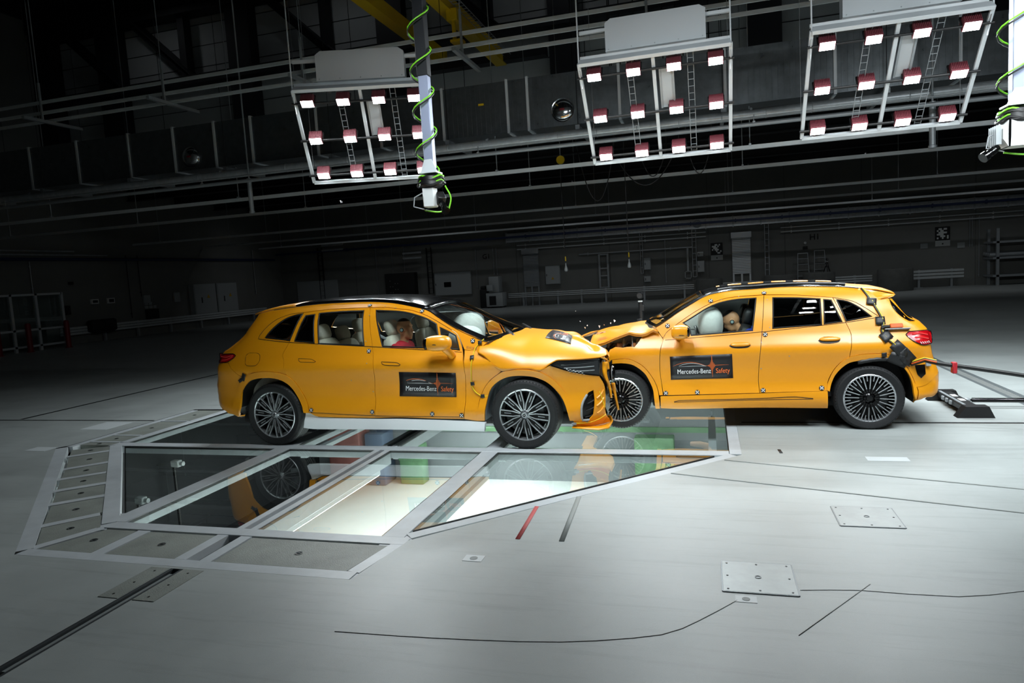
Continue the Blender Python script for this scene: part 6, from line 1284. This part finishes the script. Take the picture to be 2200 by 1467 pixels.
wall_run('cable_tray', 9.0, 20, 3.50, .06, 'rail_grey', 'upper cable tray on the right part of the back wall', 'cable tray'); wall_run('cable_tray', 9.0, 20, 3.27, .06, 'rail_grey', 'lower cable tray on the right part of the back wall', 'cable tray')
wall_run('blue_pipe', -21.4, 23.8, 4.02, .12, 'pipe_blue', 'long dark blue pipe running along the back wall in front of the low duct', 'pipe', .16, YW - .62)
dl = thing('low_duct', (4, YW - .3, 3.7), 'low rectangular metal duct along the back wall with round hatch', 'duct'); x = -6.0
while x < 22:
    q = MB(); q.b2((x + .01, YW - .5, 3.74), (x + 1.38, YW - .02, 4.26))
    for k in range(1, 11): q.b2((x + k * .125, YW - .508, 3.75), (x + k * .125 + .014, YW - .5, 4.25))
    q.obj('duct_section', 'galvanised', dl); q = MB(); q.b2((x - .03, YW - .53, 3.70), (x + .03, YW - .0, 4.30)); q.obj('duct_flange', 'steel_mid', dl); x += 1.4
q = MB(); q.lathe([(.0005, -.05), (.17, -.04), (.2, -.02), (.22, 0)], 28, 'Y', (4.75, YW - .51, 4.0), caps=False); q.obj('inspection_hatch', 'steel_mid', dl)
PAT = [["0011010", "1110100", "0111000", "1011100", "0001001", "0000110"], ["0110110", "1011000", "0111110", "1111000", "0011101", "1001001"]]
for (x0, z0, x1, z1), pat, lb_ in (((5.43, 2.0, 6.05, 2.93), PAT[0], 'black and white square marker board left of the silver shutter'), ((16.25, 2.02, 16.9, 2.98), PAT[1], 'black and white square marker board at the right end of the back wall')):
    t = thing('marker_board', ((x0 + x1) / 2, YW - .02, z0), lb_, 'marker board', 'wall marker boards'); zs = z0 + (z1 - z0) * .3; q = MB(); q.b2((x0, YW - .03, zs), (x1, YW, z1)); q.obj('black_field', 'ink_black', t); q = MB(); q.b2((x0, YW - .03, z0), (x1, YW, zs - .01)); q.obj('caption_plate', 'paper_white', t)
    q = MB(); nr, nc = len(pat), len(pat[0]); W = (x1 - x0) * .8; H = (z1 - zs) * .8
    for r in range(nr):
        for c_ in range(nc):
            if pat[r][c_] == '1': a = x0 + (x1 - x0) * .1 + W * c_ / nc; b = z1 - (z1 - zs) * .1 - H * (r + 1) / nr; q.b2((a, YW - .036, b), (a + W / nc, YW - .03, b + H / nr))
    q.obj('white_squares', 'paper_white', t); q = MB(); q.b2(((x0 + x1) / 2 - .03, YW - .034, z0 + .08), ((x0 + x1) / 2 + .03, YW - .03, z0 + .15)); q.obj('small_mark', 'ink_black', t)
for body, x0, z0, x1, z1, lb_ in (('H1', 10.44, 2.76, 10.84, 3.06, 'black lettering H1 painted on the back wall above the step ladders'), ('G1', -7.68, 2.9, -7.27, 3.18, 'black lettering G1 painted on the dark back wall')):
    V, F = text_mesh(body, x0, z0, x1, z1); q = MB(); q.add([(u, YW - .012, v) for u, v in V], F); o = q.obj('wall_lettering', 'ink_black', fix=False); md = o.modifiers.new('t', 'SOLIDIFY'); md.thickness = .01; tag(o, lb_, 'lettering')
for i, (x0, x1, z1, y, lb_) in enumerate(((4.6, 5.98, 1.05, 30.6, 'concrete block left of the silver shutter'), (8.03, 9.61, 1.05, 30.6, 'concrete block right of the silver shutter'), (9.86, 11.37, 1.08, 30.4, 'concrete block below the step ladders'), (13.2, 14.75, 1.07, 30.0, 'tallest-looking round concrete block behind the smaller car roof spoiler'))):
    q = MB(); cx = (x0 + x1) / 2; r = (x1 - x0) / 2; q.lathe([(r * .98, 0), (r, .04), (r, z1 - .06), (r * .96, z1)], 36, 'Z', (cx, y, 0)); q.lathe([(r * .2, z1), (r * .2, z1 + .02), (.0005, z1 + .02)], 16, 'Z', (cx, y, 0), caps=False); tag(q.obj('concrete_block', 'concrete_block'), lb_, 'concrete block', 'round concrete blocks')
for x, z, lb_ in ((10.05, 2.08, 'left of the two step ladders leaning at the back wall'), (10.86, 2.18, 'right of the two step ladders leaning at the back wall')):
    t = thing('step_ladder', (x, 31.5, 0), lb_, 'step ladder', 'step ladders')
    for s in (-1, 1): q = MB(); q.bar((x + s * .31, 31.45, 0), (x + s * .24, 31.8, z), .05, .03); q.obj('side_rail', 'steel_mid', t)
    for k in range(6): zz = .3 + .3 * k; q = MB(); q.box((x, 31.45 + .35 * zz / z, zz), (.54, .08, .025)); q.obj('step', 'steel_mid', t)
    q = MB(); q.box((x, 31.8, z), (.5, .05, .05)); q.obj('top_bar', 'cabinet_grey', t)
def tripod(x, y, h, label, b=0.0):
    t = thing('camera_tripod', (x, y, b), label, 'tripod'); q = MB(); q.tube([(x, y, b + (h - b) * .35), (x, y, h - .16)], .045, 10); q.obj('column', 'satin_black', t)
    for k in range(3): a = 2 * pi * k / 3 + .5; q = MB(); q.tube([(x, y, b + (h - b) * .62), (x + .26 * (h - b) * cos(a), y + .26 * (h - b) * sin(a), b)], [.03, .02], 8); q.obj('leg', 'satin_black', t)
    q = MB(); q.box((x, y, h - .06), (.10, .18, .11), None, .01); q.box((x + .02, y, h - .3), (.09, .09, .12), None, .01); q.box((x - .03, y, b + (h - b) * .62), (.1, .1, .1), None, .01); q.lathe([(.05, -.2), (.06, -.1)], 14, 'Y', (x, y, h - .06)); q.obj('camera', 'satin_black', t); q = MB(); q.box((x, y - .07, h - .17), (.08, .02, .025)); q.obj('label_plate', 'paper_white', t)
tripod(3.97, 6.0, 1.45, 'black camera tripod standing behind the crash'); tripod(11.0, 30.4, 1.76, 'small black tripod standing on a concrete block before the right step ladder', 1.08)
mc = thing('grey_machine', (-6.75, 31.2, 0), 'grey cabinet machine on casters before the back wall at centre', 'machine'); q = MB(); q.b2((-7.05, 30.9, .9), (-6.45, 31.7, 1.82), .03); q.obj('tower', 'cabinet_grey', mc); q = MB(); q.b2((-7.2, 30.7, .08), (-6.2, 31.6, .88), .03); q.obj('base_cabinet', 'cabinet_grey', mc); q = MB(); q.b2((-7.0, 30.68, .18), (-6.6, 30.7, .7)); q.obj('dark_opening', 'board_dark', mc); q = MB(); q.b2((-7.1, 30.6, 1.0), (-6.75, 30.95, 1.35), .02); q.obj('front_box', 'cabinet_grey', mc)
for x in (-7.1, -6.3):
    for y in (30.8, 31.5): q = MB(); q.lathe([(.04, -.02), (.04, .02)], 10, 'X', (x, y, .04)); q.obj('caster', 'satin_black', mc)
q = MB(); q.b2((-7.75, 31.2, 0), (-7.3, 31.6, 1.1), .05); q.b2((-7.7, 31.25, 1.1), (-7.4, 31.5, 1.3), .05); tag(q.obj('black_trolley', 'board_dark'), 'black trolley standing left of the grey machine', 'trolley')
sh = thing('pallet_shelf', (20.2, 31.2, 0), 'dark storage shelf of pipes at the far right of the back wall', 'shelf')
for x in (18.5, 22.5): q = MB(); q.b2((x - .06, 30.6, 0), (x + .06, 30.7, 2.7)); q.b2((x - .06, 31.7, 0), (x + .06, 31.8, 2.7)); q.obj('upright', 'steel_mid', sh)
for z in (.4, 1.25, 2.0): q = MB(); q.b2((18.3, 30.6, z), (22.8, 31.8, z + .1)); q.obj('shelf_board', 'steel_mid', sh)
for k in range(4): q = MB(); q.tube([(18.2, 30.8 + .25 * k, 1.45 + .02 * k), (22.7, 30.8 + .25 * k, 1.45 + .02 * k)], .09, 10); tag(q.obj('stored_pipe', 'steel_mid'), ('first', 'second', 'third', 'fourth')[k] + ' grey pipe lying on the storage shelf, counted from the front', 'pipe', 'stored pipes')
for i, (x, z0, z1) in enumerate(((-14.67, 1.0, 4.3), (-13.58, 2.3, 4.2), (-12.77, 2.4, 4.15), (-8.1, 1.2, 3.5), (-7.0, 1.9, 3.5), (-6.8, 1.9, 3.5), (17.75, 1.9, 3.4), (17.85, 1.9, 3.4), (18.15, .4, 3.4), (3.0, .9, 3.3))):
    q = MB(); q.tube([(x, YW - .05, z0), (x, YW - .05, z1)], .018, 6); q.box((x, YW - .03, z1 - .1), (.06, .06, .04)); q.box((x, YW - .03, z0 + .1), (.06, .06, .04)); tag(q.obj('wall_conduit', 'steel_mid'), 'thin vertical conduit on the back wall, number %s from the left' % ('one', 'two', 'three', 'four', 'five', 'six', 'eight', 'nine', 'ten', 'seven')[i], 'conduit', 'vertical wall conduits')
for x0, x1, z0, z1, lb_ in ((15.59, 15.91, 1.96, 2.2, 'small bright display left of the right marker board'), (17.22, 17.54, 1.88, 2.15, 'pale notice right of the right marker board')): q = MB(); q.b2((x0, YW - .03, z0), (x1, YW, z1)); q.b2((x0 + .03, YW - .035, z0 + .03), (x1 - .03, YW - .03, z1 - .03)); tag(q.obj('wall_notice', 'cabinet_grey'), lb_, 'notice')
for (x0, x1, z), lb_ in (((-18.0, -16.5, 4.35), 'pair of dim ceiling tubes near the left corner'), ((-12.5, -11.3, 3.5), 'pair of dim tubes above the equipment rack')):
    t = thing('tube_lamp', ((x0 + x1) / 2, 30.5, z), lb_, 'lamp')
    for dz in (0, -.3): q = MB(); q.tube([(x0, 31.2, z + dz), (x1, 31.2, z + dz)], .03, 8); q.b2((x0, 31.15, z + dz + .03), (x1, 31.25, z + dz + .08)); q.b2((x0 + .1, 31.15, z + dz + .05), (x0 + .15, 31.995, z + dz + .08)); q.obj('tube', 'galvanised', t)
q = MB(); q.lathe([(.0005, -.06), (.06, -.05), (.07, 0)], 14, 'Y', (10.2, YW, 2.62), caps=False); tag(q.obj('wall_button', 'paper_white'), 'small round white button on the back wall above the step ladders', 'button')
q = MB(); q.b2((10.08, YW - .03, 2.28), (10.32, YW, 2.44)); q.b2((10.12, YW - .035, 2.32), (10.19, YW - .03, 2.40)); q.b2((10.22, YW - .035, 2.32), (10.28, YW - .03, 2.40)); tag(q.obj('wall_sign', 'board_dark'), 'small dark sign below the white button on the back wall', 'sign')
# ------------------------------------------------------------------ left wall
XW = -21.58
gp = thing('glass_partition', (XW + .3, 13.9, 0), 'glazed partition door with white metal frame at the far left', 'partition')
for y in (11.6, 12.95, 14.0, 15.15): q = MB(); q.b2((XW + .8, y - .05, 0), (XW + .9, y + .05, 2.28)); q.obj('frame_post', 'frame_white', gp)
for z in (.2, .85, 2.24): q = MB(); q.b2((XW + .8, 11.6, z - .04), (XW + .9, 15.15, z + .04)); q.obj('frame_rail', 'frame_white', gp)
for a, b in ((11.65, 12.9), (13.0, 13.95), (14.05, 15.1)):
    for z0, z1 in ((.24, .81), (.89, 2.2)): q = MB(); q.b2((XW + .845, a, z0), (XW + .855, b, z1)); q.obj('pane', 'partition_glass', gp)
for (x, y), lb_ in (((-20.1, 14.7), 'dark red bollard right of the glass partition'), ((-20.3, 13.2), 'dark red bollard in front of the glass partition'), ((-20.2, 11.9), 'dark red bollard at the left picture edge')):
    q = MB(); q.lathe([(.14, 0), (.14, .02), (.10, .03), (.10, 1.06), (.08, 1.12), (.0005, 1.14)], 20, 'Z', (x, y, 0), caps=False); tag(q.obj('bollard', 'bollard_red'), lb_, 'bollard', 'red bollards')
t = thing('guard_rail', (XW + .3, 21.8, 0), 'long three-beam steel guard rail along the left wall', 'guard rail', 'guard rails')
for k in range(3): q = MB(); q.b2((XW + .36, 15.3, .42 + .12 * k), (XW + .42, 29.5, .52 + .12 * k), .01); q.obj('beam', 'rail_grey', t)
for y in (15.6, 17.6, 19.5, 21.6, 23.8, 26, 28.3): q = MB(); q.b2((XW + .26, y - .05, 0), (XW + .36, y + .05, .78)); q.obj('post', 'steel_mid', t)
t = thing('control_cabinet', (XW + .2, 25.2, .74), 'pair of grey control cabinets with warning triangles on the left wall', 'cabinet')
for y0, y1 in ((23.45, 25.15), (25.25, 26.95)):
    q = MB(); q.b2((XW, y0, .74), (XW + .35, y1, 2.38), .01); q.obj('body', 'cabinet_grey', t); q = MB(); q.b2((XW + .35, y0 + .04, .78), (XW + .37, y1 - .04, 2.34), .006); dr = q.obj('door', 'cabinet_grey', t); q = MB(); q.prism([(-.12, 0), (.12, 0), (0, .2)], 0, .01, lambda u, v, k: (XW + .371 + k, (y0 + y1) / 2 + .2 + u, 1.6 + v)); q.obj('warning_sign', 'warning_yellow', dr); q = MB(); q.b2((XW + .37, y0 + .5, 1.35), (XW + .39, y0 + .56, 1.65)); q.obj('lock', 'satin_black', dr)
for y0, y1, z0, z1, m, lb_ in ((17.29, 17.68, 1.69, 1.91, 'paper_white', 'left small framed display on the left wall'), (18.17, 18.56, 1.67, 1.92, 'paper_white', 'right small framed display on the left wall'), (20.3, 20.7, 1.55, 1.95, 'cabinet_grey', 'pale switch box above the socket cluster on the left wall'), (22.3, 22.7, 1.5, 2.0, 'cabinet_grey', 'narrow switch box left of the grey cabinets'), (15.9, 16.2, 1.3, 1.7, 'board_dark', 'dark box right of the glass partition'), (16.3, 16.5, 2.6, 2.72, 'board_dark', 'small black sign high on the left wall')):
    t = thing('wall_device', (XW + .05, (y0 + y1) / 2, z0), lb_, 'wall box'); q = MB(); q.b2((XW, y0, z0), (XW + .1, y1, z1), .01); q.obj('body', m, t); q = MB(); q.b2((XW + .1, y0 + .06, z0 + .05), (XW + .105, y1 - .06, z1 - .05)); q.obj('face', 'gloss_black' if m == 'paper_white' else m, t)
t = thing('socket_cluster', (XW, 20.7, .75), 'cluster of sockets above a black box on the left wall', 'sockets')
for k in range(5): q = MB(); q.b2((XW, 20.33 + .26 * (k % 3), 1.28 + .18 * (k // 3)), (XW + .08, 20.53 + .26 * (k % 3), 1.43 + .18 * (k // 3)), .01); q.obj('socket', 'cabinet_grey', t)
q = MB(); q.b2((XW, 20.36, .75), (XW + .2, 21.06, 1.24), .02); q.obj('black_box', 'board_dark', t)
q = MB(); q.b2((XW + .36, 16.6, .45), (XW + .75, 17.95, 1.0), .1); q.b2((XW + .34, 16.8, .4), (XW + .7, 17.8, .5), .03); tag(q.obj('padded_roll', 'board_dark'), 'bulky black padded roll lying over the left guard rail', 'padding')
def ywall(name, y0, y1, z, r, m, label, cat='pipe', dx=.1): q = MB(); q.tube([(XW + dx, y0, z), (XW + dx, y1, z)], r, 10); [q.box((XW + dx / 2, y0 + 1 + 2.5 * k, z), (dx, .05, .05)) for k in range(int((y1 - y0) / 2.5))]; tag(q.obj(name, m), label, cat)
ywall('blue_pipe', -11.9, 31.2, 3.70, .07, 'pipe_blue', 'dark blue pipe running along the left wall'); ywall('cable_tray', -11.9, 16.7, 4.04, .035, 'galvanised', 'upper bright cable tray on the left wall', 'cable tray'); ywall('cable_tray', -11.9, 18.4, 3.88, .035, 'galvanised', 'lower bright cable tray on the left wall', 'cable tray')
for i, (y, z0, z1) in enumerate(((19.5, .9, 3.9), (20.2, 1.9, 3.9), (14.6, 2.3, 3.6), (29.1, 1.6, 4.3))): q = MB(); q.tube([(XW + .05, y, z0), (XW + .05, y, z1)], .02, 6); q.box((XW + .03, y, z0 + .2), (.06, .06, .04)); q.box((XW + .03, y, z1 - .2), (.06, .06, .04)); tag(q.obj('wall_conduit', 'steel_dark' if i < 2 else 'steel_mid'), ('left', 'right', 'pale short', 'pale far')[i] + ' vertical conduit on the left wall', 'conduit', 'vertical wall conduits')
# ------------------------------------------------------------------ by the smaller car's tail
tr = thing('tow_carriage', (8.05, 2.1, 0), 'low black tow carriage on the floor behind the smaller car', 'tow carriage')
q = MB(); q.prism([(-.19, 0), (.19, 0), (.13, .13), (-.10, .13)], 1.60, 1.74, lambda u, v, k: (8.09 + u, k, v)); q.obj('end_shoe', 'satin_black', tr)
q = MB(); q.prism([(-.19, 0), (.19, 0), (.13, .13), (-.10, .13)], 2.62, 2.74, lambda u, v, k: (8.07 + u, k, v)); q.obj('end_shoe', 'satin_black', tr)
q = MB(); q.b2((7.99, 1.74, .05), (8.15, 2.62, .125), .012); q.obj('beam', 'satin_black', tr); q = MB(); q.b2((8.0, 1.74, .125), (8.03, 2.62, .132)); q.obj('edge_strip', 'steel_mid', tr)
for y in (1.98, 2.25): q = MB(); q.b2((8.05, y, .125), (8.11, y + .12, .131)); q.obj('white_label', 'paper_white', tr)
for k in range(3): q = MB(); q.box((7.985, 2.1 + .14 * k, .085), (.03, .06, .05), None, .005); q.obj('roller', 'steel_mid', tr)
q = MB(); q.lathe([(.02, 0), (.03, .02), (.03, .05), (.018, .07)], 10, 'X', (8.15, 2.2, .09)); q.obj('coupling', 'steel_mid', tr)
q = MB(); q.tube([(8.24, 2.2, .09), (12.5, 2.05, .07)], .028, 12); q.tube([(8.16, 2.2, .09), (8.26, 2.2, .09)], .015, 8); tag(q.obj('tow_bar', 'gloss_black'), 'long black tow bar leading right from the tow carriage', 'tow bar')
hb = thing('cable_bundle', (7.5, .95, .7), 'thick black cable bundle trailing right from the tail of the smaller car with red clamp', 'cable')
P = spline([(7.30, 1.08, .71), (7.40, .99, .765), (7.50, .95, .74), (7.61, .93, .72), (7.88, .90, .675), (8.3, .85, .60), (9.2, .8, .42), (10.5, .7, .1), (12.0, .6, .03)], .08); q = MB(); q.tube(P, .022, 10); q.obj('cable', 'cable_black', hb)
for k, (m, o) in enumerate((('cable_black', (.0, -.02, .02)), ('sensor_orange', (0, -.025, .012)), ('cable_yellow', (0, -.012, .026)))): q = MB(); q.tube([Vector(p) + Vector(o) for p in P[:5]], .010, 8); q.obj('strand', m, hb)
q = MB(); q.box((7.66, .925, .69), (.045, .07, .12), None, .008); q.obj('red_clamp', 'clip_red', hb)
for i, (x, y, z) in enumerate(((3.65, 1.3, 1.30), (3.74, 1.3, 1.245), (3.9, 1.25, 1.235), (3.95, 1.3, 1.245), (4.03, 1.3, 1.26), (4.08, 1.3, 1.285), (3.6, 1.3, 1.43), (3.71, 1.3, 1.22))):
    q = MB(); s = .007 + .005 * (i % 3); a = i * 1.3; q.add([(x + s * cos(a), y, z + s * sin(a)), (x + s * cos(a + 2), y + .004, z + 1.6 * s * sin(a + 2)), (x + s * .6 * cos(a + 4), y - .004, z + s * sin(a + 4)), (x, y + .008, z)], [(0, 1, 2), (0, 1, 3), (1, 2, 3), (0, 2, 3)]); tag(q.obj('debris_shard', 'ink_white'), 'tiny pale shard flying above the crushed bonnets', 'shard', 'flying shards')
